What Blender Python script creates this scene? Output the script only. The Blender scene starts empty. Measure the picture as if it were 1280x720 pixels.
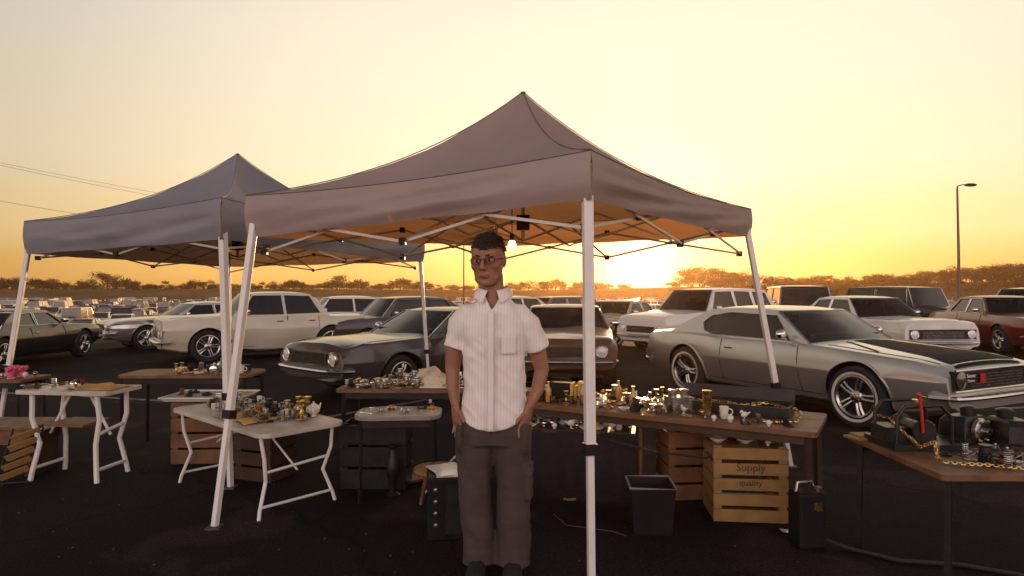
import bpy, bmesh, math, random
from math import sin, cos, pi, radians, sqrt, atan2, hypot
from mathutils import Vector, Matrix, noise
from mathutils.geometry import tessellate_polygon
random.seed(11)
SC = bpy.context.scene
COL = SC.collection
V = Vector
CAMZ, F, HY = 1.5, 800.0, 365.0

def at(px, py, d):
    """world point seen at a pixel of the 1280 wide photograph, d metres out"""
    return V(((px-640)/F*d, d, CAMZ-(py-HY)/F*d))
def ground(px, d):
    return V(((px-640)/F*d, d, 0))

# ------------------------------------------------------------------ materials
MATS = {}
def nd(nt, t, **kw):
    n = nt.nodes.new(t)
    for k, v in kw.items():
        if k.startswith('i_'):
            n.inputs[k[2:].replace('_', ' ')].default_value = v
        else:
            setattr(n, k, v)
    return n
def mat(name, col, rough=0.5, metal=0.0, var=0.25, vscale=6.0, bump=0.0, bscale=60.0, coat=0.0, spec=0.5, rvar=0.12, emit=None, dirt=None):
    if name in MATS: return MATS[name]
    m = bpy.data.materials.new(name); m.use_nodes = True
    nt = m.node_tree; b = nt.nodes['Principled BSDF']; lk = nt.links.new
    tc = nd(nt, 'ShaderNodeTexCoord')
    n1 = nd(nt, 'ShaderNodeTexNoise'); n1.inputs['Scale'].default_value = vscale; n1.inputs['Detail'].default_value = 6; n1.inputs['Roughness'].default_value = .65
    lk(tc.outputs['Object'], n1.inputs['Vector'])
    r = nd(nt, 'ShaderNodeValToRGB')
    c0 = [max(0, c*(1-var)) for c in col]; c1 = [min(1, c*(1+var)) for c in col]
    if dirt: c0 = list(dirt)
    r.color_ramp.elements[0].position = .3; r.color_ramp.elements[1].position = .7
    r.color_ramp.elements[0].color = (*c0, 1); r.color_ramp.elements[1].color = (*c1, 1)
    lk(n1.outputs['Fac'], r.inputs['Fac']); lk(r.outputs['Color'], b.inputs['Base Color'])
    mr = nd(nt, 'ShaderNodeMapRange'); mr.inputs['To Min'].default_value = max(.02, rough-rvar); mr.inputs['To Max'].default_value = min(1, rough+rvar)
    n2 = nd(nt, 'ShaderNodeTexNoise'); n2.inputs['Scale'].default_value = vscale*2.3; lk(tc.outputs['Object'], n2.inputs['Vector'])
    lk(n2.outputs['Fac'], mr.inputs['Value']); lk(mr.outputs['Result'], b.inputs['Roughness'])
    b.inputs['Metallic'].default_value = metal; b.inputs['Coat Weight'].default_value = coat; b.inputs['Coat Roughness'].default_value = .08
    b.inputs['Specular IOR Level'].default_value = spec
    if bump:
        n3 = nd(nt, 'ShaderNodeTexNoise'); n3.inputs['Scale'].default_value = bscale; n3.inputs['Detail'].default_value = 5; lk(tc.outputs['Object'], n3.inputs['Vector'])
        bp = nd(nt, 'ShaderNodeBump'); bp.inputs['Strength'].default_value = bump; bp.inputs['Distance'].default_value = .02
        lk(n3.outputs['Fac'], bp.inputs['Height']); lk(bp.outputs['Normal'], b.inputs['Normal'])
    if emit:
        b.inputs['Emission Color'].default_value = (*emit[0], 1); b.inputs['Emission Strength'].default_value = emit[1]
    MATS[name] = m; return m
def glass_mat(name, tint, gloss=.04):
    m = bpy.data.materials.new(name); m.use_nodes = True; nt = m.node_tree; nt.nodes.clear(); lk = nt.links.new
    o = nd(nt, 'ShaderNodeOutputMaterial'); mx = nd(nt, 'ShaderNodeMixShader'); t = nd(nt, 'ShaderNodeBsdfTransparent'); g = nd(nt, 'ShaderNodeBsdfGlossy')
    t.inputs['Color'].default_value = (*tint, 1); g.inputs['Roughness'].default_value = gloss
    f = nd(nt, 'ShaderNodeFresnel'); f.inputs['IOR'].default_value = 1.7
    tc = nd(nt, 'ShaderNodeTexCoord'); n = nd(nt, 'ShaderNodeTexNoise'); n.inputs['Scale'].default_value = 3; lk(tc.outputs['Object'], n.inputs['Vector'])
    bp = nd(nt, 'ShaderNodeBump'); bp.inputs['Strength'].default_value = .1; bp.inputs['Distance'].default_value = .02
    lk(n.outputs['Fac'], bp.inputs['Height']); lk(bp.outputs['Normal'], g.inputs['Normal'])
    lk(f.outputs[0], mx.inputs[0]); lk(t.outputs[0], mx.inputs[1]); lk(g.outputs[0], mx.inputs[2]); lk(mx.outputs[0], o.inputs['Surface'])
    MATS[name] = m; return m
def fabric_mat(name, col, trans, tw=.35):
    m = bpy.data.materials.new(name); m.use_nodes = True; nt = m.node_tree; nt.nodes.clear(); lk = nt.links.new
    o = nd(nt, 'ShaderNodeOutputMaterial'); mx = nd(nt, 'ShaderNodeMixShader'); d = nd(nt, 'ShaderNodeBsdfDiffuse'); t = nd(nt, 'ShaderNodeBsdfTranslucent')
    g = nd(nt, 'ShaderNodeBsdfGlossy'); g.inputs['Roughness'].default_value = .45; g.inputs['Color'].default_value = (.8, .8, .8, 1)
    tc = nd(nt, 'ShaderNodeTexCoord')
    n = nd(nt, 'ShaderNodeTexNoise'); n.inputs['Scale'].default_value = 1.6; n.inputs['Detail'].default_value = 7; lk(tc.outputs['Object'], n.inputs['Vector'])
    r = nd(nt, 'ShaderNodeValToRGB'); r.color_ramp.elements[0].position = .35; r.color_ramp.elements[1].position = .65
    r.color_ramp.elements[0].color = (*[c*.9 for c in col], 1); r.color_ramp.elements[1].color = (*[c*1.05 for c in col], 1)
    lk(n.outputs['Fac'], r.inputs['Fac']); lk(r.outputs['Color'], d.inputs['Color'])
    t.inputs['Color'].default_value = (*trans, 1); mx.inputs[0].default_value = tw
    n3 = nd(nt, 'ShaderNodeTexNoise'); n3.inputs['Scale'].default_value = 4.5; n3.inputs['Detail'].default_value = 8; n3.inputs['Roughness'].default_value = .6; n3.inputs['Distortion'].default_value = .6
    lk(tc.outputs['Object'], n3.inputs['Vector'])
    bp = nd(nt, 'ShaderNodeBump'); bp.inputs['Strength'].default_value = .2; bp.inputs['Distance'].default_value = .04
    lk(n3.outputs['Fac'], bp.inputs['Height']); lk(bp.outputs['Normal'], d.inputs['Normal']); lk(bp.outputs['Normal'], g.inputs['Normal'])
    lk(d.outputs[0], mx.inputs[1]); lk(t.outputs[0], mx.inputs[2])
    m2 = nd(nt, 'ShaderNodeMixShader'); m2.inputs[0].default_value = .06; lk(mx.outputs[0], m2.inputs[1]); lk(g.outputs[0], m2.inputs[2]); lk(m2.outputs[0], o.inputs['Surface'])
    MATS[name] = m; return m

mat('white_metal', (.78, .76, .73), .35, 0, .06, bump=.02)
mat('truss_metal', (.5, .46, .42), .4, .3, .1)
mat('dark_plastic', (.009, .009, .011), .5, 0, spec=.25)
mat('rubber', (.018, .018, .019), .8, 0, .3, 20)
mat('whitewall', (.62, .58, .5), .7, 0, .15, 20)
mat('chrome', (.75, .74, .72), .14, 1, .12, 5, rvar=.08)
mat('rim_alloy', (.5, .48, .45), .25, 1, .15, 8)
mat('steel', (.42, .41, .40), .28, 1, .3, 9, rvar=.15)
mat('brass', (.55, .36, .14), .26, 1, .3, 12, rvar=.12)
mat('copper', (.7, .34, .2), .3, 1, .3, 12)
mat('black_iron', (.018, .017, .017), .4, .3, .4, 14, bump=.1)
mat('ceramic', (.75, .72, .66), .2, 0, .08, 10, coat=.5)
mat('amber_glass', (.55, .28, .05), .12, 0, .2, 10, coat=1)
mat('green_glass', (.05, .16, .08), .12, 0, .2, 10, coat=1)
mat('rust', (.2, .075, .03), .8, .3, .5, 12, bump=.2)
mat('red_paint', (.55, .02, .015), .35, 0, .2, 8, coat=.4)
mat('pink_paint', (.7, .12, .2), .5, 0, .2, 8)
mat('yellow_paint', (.65, .42, .07), .4, 0, .2, 8)
mat('wood', (.17, .075, .033), .55, 0, .45, 5, bump=.12, bscale=30)
mat('pale_wood', (.28, .155, .05), .6, 0, .3, 5, bump=.12, bscale=30)
mat('dark_wood', (.05, .025, .014), .5, 0, .4, 5, bump=.1)
mat('table_top', (.6, .57, .52), .38, 0, .12, 4, dirt=(.38, .33, .28))
mat('grey_top', (.24, .22, .21), .35, 0, .2, 4)
mat('cream_cloth', (.6, .5, .36), .9, 0, .15, 8, bump=.2)
mat('black_cloth', (.012, .010, .012), .9, 0, .2, 8, bump=.3)
mat('seat_vinyl', (.05, .035, .03), .6, 0, .3, 5)
mat('lens', (.8, .78, .72), .08, 0, .05, 10, coat=1)
mat('dark_lens', (.06, .06, .06), .06, 0, .05, 10, coat=1)
mat('tail_lens', (.45, .02, .01), .15, 0, .2, 10, coat=1)
mat('seam', (.008, .008, .008), .8)
mat('grille_black', (.012, .012, .014), .35, 0, .3)
mat('galvanised', (.12, .12, .12), .5, .7, .2)
mat('bark', (.06, .04, .025), .9, 0, .3, 3, bump=.3)
mat('leaf_dark', (.022, .026, .012), .7, 0, .35, 1.2)
mat('leaf_brown', (.045, .032, .014), .7, 0, .35, 1.2)
glass_mat('car_glass', (.16, .15, .15))
glass_mat('clear_glass', (.5, .48, .45))
mat('stripe_black', (.008, .008, .009), .7, 0, .1, spec=.12)
PAINT = {
 'silver': ((.54, .515, .49), .3), 'cream': ((.62, .56, .45), .35), 'white': ((.72, .7, .66), .35), 'black': ((.008, .008, .009), .5),
 'brown': ((.11, .05, .03), .35), 'maroon': ((.16, .02, .02), .3), 'grey': ((.16, .16, .165), .35), 'blue': ((.03, .05, .1), .3), 'tan': ((.35, .25, .14), .4),
 'charcoal': ((.06, .05, .05), .38)}
for k, (c, r) in PAINT.items():
    mat('paint_'+k, c, r,   .72 if k == 'silver' else .35 if k == 'grey' else 0, .05, 1.5, coat=.6, rvar=.05)

# ------------------------------------------------------------------ mesh collecting
class MB:
    def __init__(s): s.v = []; s.f = []; s.m = []; s.cur = 0
    def add(s, vs, fs):
        n = len(s.v); s.v += [tuple(p) for p in vs]; s.f += [tuple(i+n for i in f) for f in fs]; s.m += [s.cur]*len(fs); return s
    def box(s, c, d, rz=0, M=None):
        hx, hy, hz = d[0]/2, d[1]/2, d[2]/2
        vs = [V((x, y, z)) for z in (-hz, hz) for x, y in ((-hx, -hy), (hx, -hy), (hx, hy), (-hx, hy))]
        R = Matrix.Rotation(rz, 3, 'Z') if M is None else M
        return s.add([V(c)+R@p for p in vs], [(3, 2, 1, 0), (4, 5, 6, 7), (0, 1, 5, 4), (1, 2, 6, 5), (2, 3, 7, 6), (3, 0, 4, 7)])
    def bar(s, a, b, w, h=None):
        a = V(a); b = V(b); h = h or w; d = (b-a); L = d.length
        if L < 1e-6: return s
        q = d.to_track_quat('Z', 'Y').to_matrix()
        return s.box((a+b)/2, (w, h, L), M=q)
    def tube(s, pts, r, n=8, closed=False, caps=True):
        pts = [V(p) for p in pts]; N = len(pts); rs = r if isinstance(r, (list, tuple)) else [r]*N
        vs = []; prev = None
        for i, p in enumerate(pts):
            if closed: t = pts[(i+1) % N]-pts[i-1]
            else: t = pts[min(i+1, N-1)]-pts[max(i-1, 0)]
            t.normalize()
            if prev is None:
                a = V((0, 0, 1)) if abs(t.z) < .9 else V((1, 0, 0))
                u = t.cross(a).normalized()
            else:
                u = (prev-t*prev.dot(t)).normalized()
            prev = u; w = t.cross(u)
            rr = rs[i]; rx, ry = rr if isinstance(rr, tuple) else (rr, rr)
            vs += [p+u*cos(2*pi*k/n)*rx+w*sin(2*pi*k/n)*ry for k in range(n)]
        fs = []
        for i in range(N if closed else N-1):
            j = (i+1) % N
            for k in range(n):
                l = (k+1) % n
                fs.append((i*n+k, i*n+l, j*n+l, j*n+k))
        if caps and not closed:
            fs.append(tuple(range(n-1, -1, -1))); fs.append(tuple((N-1)*n+k for k in range(n)))
        return s.add(vs, fs)
    def lathe(s, prof, c=(0, 0, 0), n=16, M=None, caps=True):
        c = V(c); R = M or Matrix.Identity(3); vs = []; fs = []
        for r, z in prof: vs += [c+R@V((r*cos(2*pi*k/n), r*sin(2*pi*k/n), z)) for k in range(n)]
        for i in range(len(prof)-1):
            for k in range(n):
                l = (k+1) % n; fs.append((i*n+k, i*n+l, (i+1)*n+l, (i+1)*n+k))
        if caps:
            fs.append(tuple(range(n-1, -1, -1))); fs.append(tuple((len(prof)-1)*n+k for k in range(n)))
        return s.add(vs, fs)
    def ball(s, c, r, n=10, m=7, M=None):
        r = r if isinstance(r, tuple) else (r, r, r); c = V(c); R = M or Matrix.Identity(3)
        vs = [c+R@V((0, 0, -r[2]))]
        for i in range(1, m):
            a = -pi/2+pi*i/m
            vs += [c+R@V((r[0]*cos(a)*cos(2*pi*k/n), r[1]*cos(a)*sin(2*pi*k/n), r[2]*sin(a))) for k in range(n)]
        vs.append(c+R@V((0, 0, r[2]))); fs = []
        for k in range(n):
            l = (k+1) % n
            fs.append((0, 1+l, 1+k)); fs.append((len(vs)-1, 1+(m-2)*n+k, 1+(m-2)*n+l))
            for i in range(m-2): fs.append((1+i*n+k, 1+i*n+l, 1+(i+1)*n+l, 1+(i+1)*n+k))
        return s.add(vs, fs)
    def torus(s, c, R, r, n=20, m=6, M=None, a0=0, a1=2*pi):
        Rm = M or Matrix.Identity(3); full = abs(a1-a0-2*pi) < 1e-6
        pts = [V(c)+Rm@V((R*cos(a0+(a1-a0)*k/n), R*sin(a0+(a1-a0)*k/n), 0)) for k in range(n if full else n+1)]
        return s.tube(pts, r, m, closed=full)
    def rings(s, R, caps=True):
        n = len(R[0]); vs = [p for r in R for p in r]; fs = []
        for i in range(len(R)-1):
            for k in range(n):
                l = (k+1) % n; fs.append((i*n+k, i*n+l, (i+1)*n+l, (i+1)*n+k))
        if caps: fs.append(tuple(range(n-1, -1, -1))); fs.append(tuple((len(R)-1)*n+k for k in range(n)))
        return s.add(vs, fs)
    def grid(s, fn, nu, nv):
        vs = [fn(i/nu, j/nv) for i in range(nu+1) for j in range(nv+1)]
        fs = [(i*(nv+1)+j, (i+1)*(nv+1)+j, (i+1)*(nv+1)+j+1, i*(nv+1)+j+1) for i in range(nu) for j in range(nv)]
        return s.add(vs, fs)
    def prism(s, loops, M, th):
        """2-D outline with holes, thickness th along local z, placed by the function M"""
        flat = [V((p[0], p[1], 0)) for l in loops for p in l]
        tris = tessellate_polygon([[V((p[0], p[1], 0)) for p in l] for l in loops])
        n = len(flat)
        vs = [M(p.x, p.y, 0) for p in flat]+[M(p.x, p.y, th) for p in flat]
        fs = [tuple(t) for t in tris]+[tuple(i+n for i in reversed(t)) for t in tris]
        o = 0
        for l in loops:
            for k in range(len(l)):
                a = o+k; b = o+(k+1) % len(l); fs.append((a, b, b+n, a+n))
            o += len(l)
        return s.add(vs, fs)
    def mesh(s, name, mats, smooth=35):
        me = bpy.data.meshes.new(name); me.from_pydata(s.v, [], s.f)
        mats = mats if isinstance(mats, (list, tuple)) else [mats]
        for m in mats: me.materials.append(MATS[m] if isinstance(m, str) else m)
        if len(mats) > 1: me.polygons.foreach_set('material_index', s.m)
        bm = bmesh.new(); bm.from_mesh(me); bmesh.ops.recalc_face_normals(bm, faces=bm.faces); bm.to_mesh(me); bm.free()
        if smooth:
            me.polygons.foreach_set('use_smooth', [True]*len(me.polygons)); me.set_sharp_from_angle(angle=radians(smooth))
        me.update(); return me
    def obj(s, name, mats, parent=None, smooth=35):
        o = bpy.data.objects.new(name, s.mesh(name, mats, smooth)); COL.objects.link(o)
        if parent is not None: o.parent = parent
        return o

def tag(o, label, cat, group=None):
    o['label'] = label; o['category'] = cat
    if group: o['group'] = group
    return o
def thing(name, label, cat, loc=(0, 0, 0), rz=0, group=None):
    o = bpy.data.objects.new(name, None); COL.objects.link(o); o.empty_display_size = .2
    o.location = loc; o.rotation_euler = (0, 0, rz); return tag(o, label, cat, group)
def struct(o, kind='structure'): o['kind'] = kind; return o
def dup(src, loc, rz=0, label=None, group=None, sc=None, remat=None):
    def cp(o, par):
        c = o.copy(); COL.objects.link(c)
        if par is not None: c.parent = par
        if remat and o.type == 'MESH':
            for i, m in enumerate(o.data.materials):
                if m and m.name in remat:
                    key = (o.data.name, remat[m.name])
                    if key not in REM:
                        d = o.data.copy(); d.materials[i] = MATS[remat[m.name]]; REM[key] = d
                    c.data = REM[key]
        for ch in list(o.children): cp(ch, c)
        return c
    c = cp(src, None); c.location = loc; c.rotation_euler = (0, 0, rz)
    if label: c['label'] = label
    if group: c['group'] = group
    if sc: c.scale = (sc, sc, sc) if not isinstance(sc, tuple) else sc
    return c
REM = {}
def bevel(o, w=.006, seg=2):
    m = o.modifiers.new('bevel', 'BEVEL'); m.width = w; m.segments = seg; m.limit_method = 'ANGLE'; m.angle_limit = radians(40); return o
def lerp(a, b, t): return a+(b-a)*t
def interp(tab, x):
    if x <= tab[0][0]: return tab[0][1]
    for (a, va), (b, vb) in zip(tab, tab[1:]):
        if x <= b:
            t = (x-a)/(b-a); return lerp(va, vb, t)
    return tab[-1][1]
def sinterp(tab, x):
    if x <= tab[0][0]: return tab[0][1]
    for (a, va), (b, vb) in zip(tab, tab[1:]):
        if x <= b:
            t = (x-a)/(b-a); t = t*t*(3-2*t); return lerp(va, vb, t)
    return tab[-1][1]
RX = Matrix.Rotation(pi/2, 3, 'X')

# ------------------------------------------------------------------ terrain
def gz(x, y):
    """height of the land"""
    z = sinterp([(19, 0), (48, -1.7), (165, -1.7), (235, 2.6), (420, 3.4), (900, 3.0)], y)
    if y > 150:
        t = sinterp([(150, 0), (260, 1)], y)
        z += t*(sinterp([(-200, .2), (20, -.6), (70, .6), (220, 3.2)], x)+.8*noise.noise(V((x*.012, y*.01, 3))))
    return z
def build_ground():
    m = bpy.data.materials.new('asphalt'); m.use_nodes = True; nt = m.node_tree; b = nt.nodes['Principled BSDF']; lk = nt.links.new
    tc = nd(nt, 'ShaderNodeTexCoord')
    big = nd(nt, 'ShaderNodeTexNoise'); big.inputs['Scale'].default_value = .45; big.inputs['Detail'].default_value = 8; lk(tc.outputs['Object'], big.inputs['Vector'])
    fine = nd(nt, 'ShaderNodeTexNoise'); fine.inputs['Scale'].default_value = 55; fine.inputs['Detail'].default_value = 4; lk(tc.outputs['Object'], fine.inputs['Vector'])
    vor = nd(nt, 'ShaderNodeTexVoronoi'); vor.inputs['Scale'].default_value = 90; lk(tc.outputs['Object'], vor.inputs['Vector'])
    crk = nd(nt, 'ShaderNodeTexVoronoi'); crk.feature = 'DISTANCE_TO_EDGE'; crk.inputs['Scale'].default_value = .45
    dn = nd(nt, 'ShaderNodeTexNoise'); dn.inputs['Scale'].default_value = 2.2; dn.inputs['Detail'].default_value = 6; lk(tc.outputs['Object'], dn.inputs['Vector'])
    av = nd(nt, 'ShaderNodeMixRGB'); av.inputs[0].default_value = .35; lk(tc.outputs['Object'], av.inputs[1]); lk(dn.outputs['Color'], av.inputs[2]); lk(av.outputs[0], crk.inputs['Vector'])
    r = nd(nt, 'ShaderNodeValToRGB'); e = r.color_ramp.elements; e[0].position = .3; e[0].color = (.006, .006, .009, 1); e[1].position = .70; e[1].color = (.023, .019, .019, 1)
    lk(big.outputs['Fac'], r.inputs['Fac'])
    r2 = nd(nt, 'ShaderNodeValToRGB'); e = r2.color_ramp.elements; e[0].position = .35; e[0].color = (.55, .55, .55, 1); e[1].position = .75; e[1].color = (1.9, 1.8, 1.7, 1)
    lk(fine.outputs['Fac'], r2.inputs['Fac'])
    mu = nd(nt, 'ShaderNodeMixRGB'); mu.blend_type = 'MULTIPLY'; mu.inputs[0].default_value = 1; lk(r.outputs[0], mu.inputs[1]); lk(r2.outputs[0], mu.inputs[2])
    r3 = nd(nt, 'ShaderNodeValToRGB'); e = r3.color_ramp.elements; e[0].position = 0; e[0].color = (.5, .5, .5, 1); e[1].position = .008; e[1].color = (1, 1, 1, 1)
    lk(crk.outputs['Distance'], r3.inputs['Fac'])
    mu2 = nd(nt, 'ShaderNodeMixRGB'); mu2.blend_type = 'MULTIPLY'; mu2.inputs[0].default_value = 1; lk(mu.outputs[0], mu2.inputs[1]); lk(r3.outputs[0], mu2.inputs[2])
    # dry grass past the lot
    sep = nd(nt, 'ShaderNodeSeparateXYZ'); lk(tc.outputs['Object'], sep.inputs[0])
    mr = nd(nt, 'ShaderNodeMapRange'); mr.inputs['From Min'].default_value = 168; mr.inputs['From Max'].default_value = 176; lk(sep.outputs['Y'], mr.inputs['Value'])
    gr = nd(nt, 'ShaderNodeValToRGB'); e = gr.color_ramp.elements; e[0].position = .3; e[0].color = (.05, .035, .015, 1); e[1].position = .7; e[1].color = (.15, .1, .04, 1)
    gn = nd(nt, 'ShaderNodeTexNoise'); gn.inputs['Scale'].default_value = .06; gn.inputs['Detail'].default_value = 9; lk(tc.outputs['Object'], gn.inputs['Vector']); lk(gn.outputs['Fac'], gr.inputs['Fac'])
    mx = nd(nt, 'ShaderNodeMixRGB'); lk(mr.outputs[0], mx.inputs[0]); lk(mu2.outputs[0], mx.inputs[1]); lk(gr.outputs[0], mx.inputs[2])
    pn = nd(nt, 'ShaderNodeTexNoise'); pn.inputs['Scale'].default_value = .9; pn.inputs['Detail'].default_value = 3; lk(tc.outputs['Object'], pn.inputs['Vector'])
    pr = nd(nt, 'ShaderNodeValToRGB'); e = pr.color_ramp.elements; e[0].position = .56; e[0].color = (1, 1, 1, 1); e[1].position = .60; e[1].color = (1.9, 1.75, 1.65, 1); lk(pn.outputs['Fac'], pr.inputs['Fac'])
    pm = nd(nt, 'ShaderNodeMixRGB'); pm.blend_type = 'MULTIPLY'; pm.inputs[0].default_value = 1; lk(mx.outputs[0], pm.inputs[1]); lk(pr.outputs[0], pm.inputs[2])
    lk(pm.outputs[0], b.inputs['Base Color']); b.inputs['Roughness'].default_value = .92; b.inputs['Specular IOR Level'].default_value = .12
    bp = nd(nt, 'ShaderNodeBump'); bp.inputs['Strength'].default_value = .6; bp.inputs['Distance'].default_value = .008
    lk(vor.outputs['Distance'], bp.inputs['Height']); bp2 = nd(nt, 'ShaderNodeBump'); bp2.inputs['Strength'].default_value = .5; bp2.inputs['Distance'].default_value = .05
    lk(big.outputs['Fac'], bp2.inputs['Height']); lk(bp.outputs['Normal'], bp2.inputs['Normal']); lk(bp2.outputs['Normal'], b.inputs['Normal'])
    MATS['asphalt'] = m
    g = MB()
    ys = [-25, -12, -5, 0, 5, 10, 15]+list(range(18, 60, 3))+list(range(60, 280, 6))+[300, 330, 370, 420, 480, 550, 620]
    xs = [-700, -600, -500, -400]+list(range(-320, 321, 12))+[400, 500, 600, 700]
    g.grid(lambda u, v: (xs[round(u*(len(xs)-1))], ys[round(v*(len(ys)-1))], gz(xs[round(u*(len(xs)-1))], ys[round(v*(len(ys)-1))])), len(xs)-1, len(ys)-1)
    struct(g.obj('ground', 'asphalt', smooth=60))
    mat('line_paint', (.2, .18, .15), .8, 0, .5, 3, bump=.1, dirt=(.03, .03, .03))
    l = MB()
    for x0, y0, x1, y1 in ((-6.2, 9.2, -3.0, 8.3), (-9.5, 9.9, -6.4, 9.25), (-2.6, 7.2, 1.0, 11.5), (4.6, 4.5, 9.6, 5.6), (6.2, 8.2, 12, 9.5)):
        a = V((x0, y0, .004)); b_ = V((x1, y1, .004)); n = (b_-a).cross(V((0, 0, 1))).normalized()*.05
        l.add([a-n, b_-n, b_+n, a+n], [(0, 1, 2, 3)])
    struct(l.obj('parking_line_markings', 'line_paint', smooth=0))
build_ground()

# ------------------------------------------------------------------ tents
fabric_mat('canopy_grey', (.45, .37, .35), (.58, .28, .12), .34)
fabric_mat('canopy_blue_grey', (.30, .30, .345), (.42, .24, .14), .25)
def canopy(name, label, corners, bases, zbot, ztop, peak, fab, seed):
    """corners F,L,B,R (x,y) with their own heights; bases = feet on the ground"""
    cx = sum(c[0] for c in corners)/4; cy = sum(c[1] for c in corners)/4
    t = thing(name, label, 'canopy tent', (cx, cy, 0), group='pop-up canopy tents')
    P = [V((c[0]-cx, c[1]-cy, 0)) for c in corners]; B = [V((c[0]-cx, c[1]-cy, 0)) for c in bases]
    pk = V((peak[0]-cx, peak[1]-cy, peak[2]))
    rnd = random.Random(seed)
    def edge(i, s):                     # eave line with a little sag
        a = P[i]+V((0, 0, ztop[i])); b = P[(i+1) % 4]+V((0, 0, ztop[(i+1) % 4]))
        p = a.lerp(b, s); c = V((0, 0, 0))
        q = p-V((0, 0, .03*4*s*(1-s))); q += (c-V((p.x, p.y, 0))).normalized()*.03*4*s*(1-s)
        return q
    roof = MB()
    NU, NV = 20, 16
    for i in range(4):
        def fn(u, v, i=i):
            r = v; e = edge(i, u)
            p = pk.lerp(e, r)
            f = .42*(1-r)+.58*(1-r)**2.4
            z = e.z+(pk.z-e.z)*f
            z -= .10*4*u*(1-u)*sin(pi*min(1, r*1.0))*.6
            z += .012*noise.noise(V((p.x*3, p.y*3, seed)))*(r > .02)
            return (p.x, p.y, z)
        roof.grid(fn, NU, NV)
    ro = roof.obj('roof_fabric', fab, t, smooth=28)
    # piping on the hips and the eave
    pip = MB()
    for i in range(4):
        pts = []
        for k in range(NV+1):
            r = k/NV; e = edge(i, 0); p = pk.lerp(e, r); f = .42*(1-r)+.58*(1-r)**2.4
            pts.append((p.x, p.y, e.z+(pk.z-e.z)*f+.006))
        pip.tube(pts, .004, 5)
        pip.tube([edge(i, k/16)+V((0, 0, .002)) for k in range(17)], .0035, 5)
    pip.ball(pk+V((0, 0, -.004)), (.022, .022, .012))
    pip.obj('piping', 'seam_grey', t)
    # valance
    va = MB()
    for i in range(4):
        j = (i+1) % 4
        d = (P[j]-P[i]).normalized(); n = V((d.y, -d.x, 0))
        if n.dot(P[i]) < 0: n = -n
        hb = (zbot[i], zbot[j])
        def fn(u, v, i=i, n=n, hb=hb):
            e = edge(i, u); zb = lerp(hb[0], hb[1], u)+.004*sin(u*19+i)+.004
            amp = .024*sin(pi*min(1, v*.93))*(1-abs(2*u-1)**6)
            w = noise.noise(V((u*2.6+i*3.1, v*3.4-u*2.2, seed)))*1.1+.35*noise.noise(V((u*7, v*6+u*4, seed+4)))
            q = e+n*(amp*w*1.3+.02*sin(v*pi))
            q -= V((n.x, n.y, 0))*(.02*v)
            return (q.x, q.y, lerp(e.z, zb, v))
        va.grid(fn, 40, 10)
    va.obj('valance', fab, t, smooth=60)
    # legs
    for i in range(4):
        top = P[i]*(1-.07/P[i].length)+V((0, 0, ztop[i]-.05)); bot = B[i]+V((0, 0, .012))
        kn = top.lerp(bot, (top.z-.7)/(top.z-bot.z)) if top.z > .7 else bot
        l = MB(); l.bar(top, kn, .052 if i == 0 else .045); le = bevel(l.obj('leg', 'white_metal', t, smooth=0), .006)
        s = MB(); s.bar(kn, bot, .034); s.obj('lower_leg', 'white_metal', le, smooth=0)
        c = MB(); c.bar(kn+(top-bot).normalized()*.028, kn-(top-bot).normalized()*.028, .064)
        c.obj('collar', 'dark_plastic', le, smooth=0)
        f = MB(); f.box(B[i]+V((0, 0, .006)), (.09, .09, .012)); f.obj('foot', 'galvanised', le, smooth=0)
    # scissor trusses
    tr = MB()
    zt = -.15; zl = -.38
    def jt(p, r=.02):
        jn = MB(); jn.box((0, 0, 0), (r*2, r*2, r*2.2)); o = jn.obj('truss_joint', 'dark_plastic', t, smooth=0); o.location = p
    for i in range(4):
        a = P[i]*(1-.12/P[i].length); b = P[(i+1) % 4]*(1-.12/P[(i+1) % 4].length); za = ztop[i]; zb_ = ztop[(i+1) % 4]
        pts = [(a.lerp(b, k/4), lerp(za, zb_, k/4)) for k in range(5)]
        nn = V((b.y-a.y, a.x-b.x, 0)).normalized()*.014
        for k in (0, 2):
            (p0, h0), (p1, h1), (p2, h2) = pts[k:k+3]
            tr.bar(p0+V((0, 0, h0+zt))+nn, p2+V((0, 0, h2+zl))+nn, .010, .017); tr.bar(p0+V((0, 0, h0+zl))-nn, p2+V((0, 0, h2+zt))-nn, .010, .017)
            jt(p1+V((0, 0, h1+(zt+zl)/2)), .014); jt(p2+V((0, 0, h2+zt))); jt(p2+V((0, 0, h2+zl)))
        # inner spokes to the middle
        m, hm = pts[2]
        c = V((pk.x, pk.y, 0)); hc = sum(ztop)/4
        tr.bar(m+V((0, 0, hm+zt)), m.lerp(c, .5)+V((0, 0, hc-.30)), .015, .011); tr.bar(m.lerp(c, .5)+V((0, 0, hc-.30)), c+V((0, 0, hc-.12)), .015, .011); tr.bar(m+V((0, 0, hm+zl)), m.lerp(c, .5)+V((0, 0, hc-.12)), .015, .011); tr.bar(m.lerp(c, .5)+V((0, 0, hc-.12)), c+V((0, 0, hc-.30)), .015, .011)
    c = V((pk.x, pk.y, 0)); tr.bar(c+V((0, 0, hc-.3)), pk-V((0, 0, .03)), .028); jt(c+V((0, 0, hc-.16)), .05); jt(c+V((0, 0, pk.z-.16)), .04)
    tr.obj('truss', 'truss_metal', t, smooth=0)
    return t
mat('seam_grey', (.13, .11, .11), .8)
FC, LC, RC = (.40, 3.24), (-1.83, 4.4), (2.05, 5.48); BC = (-.18, 6.64)
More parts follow.
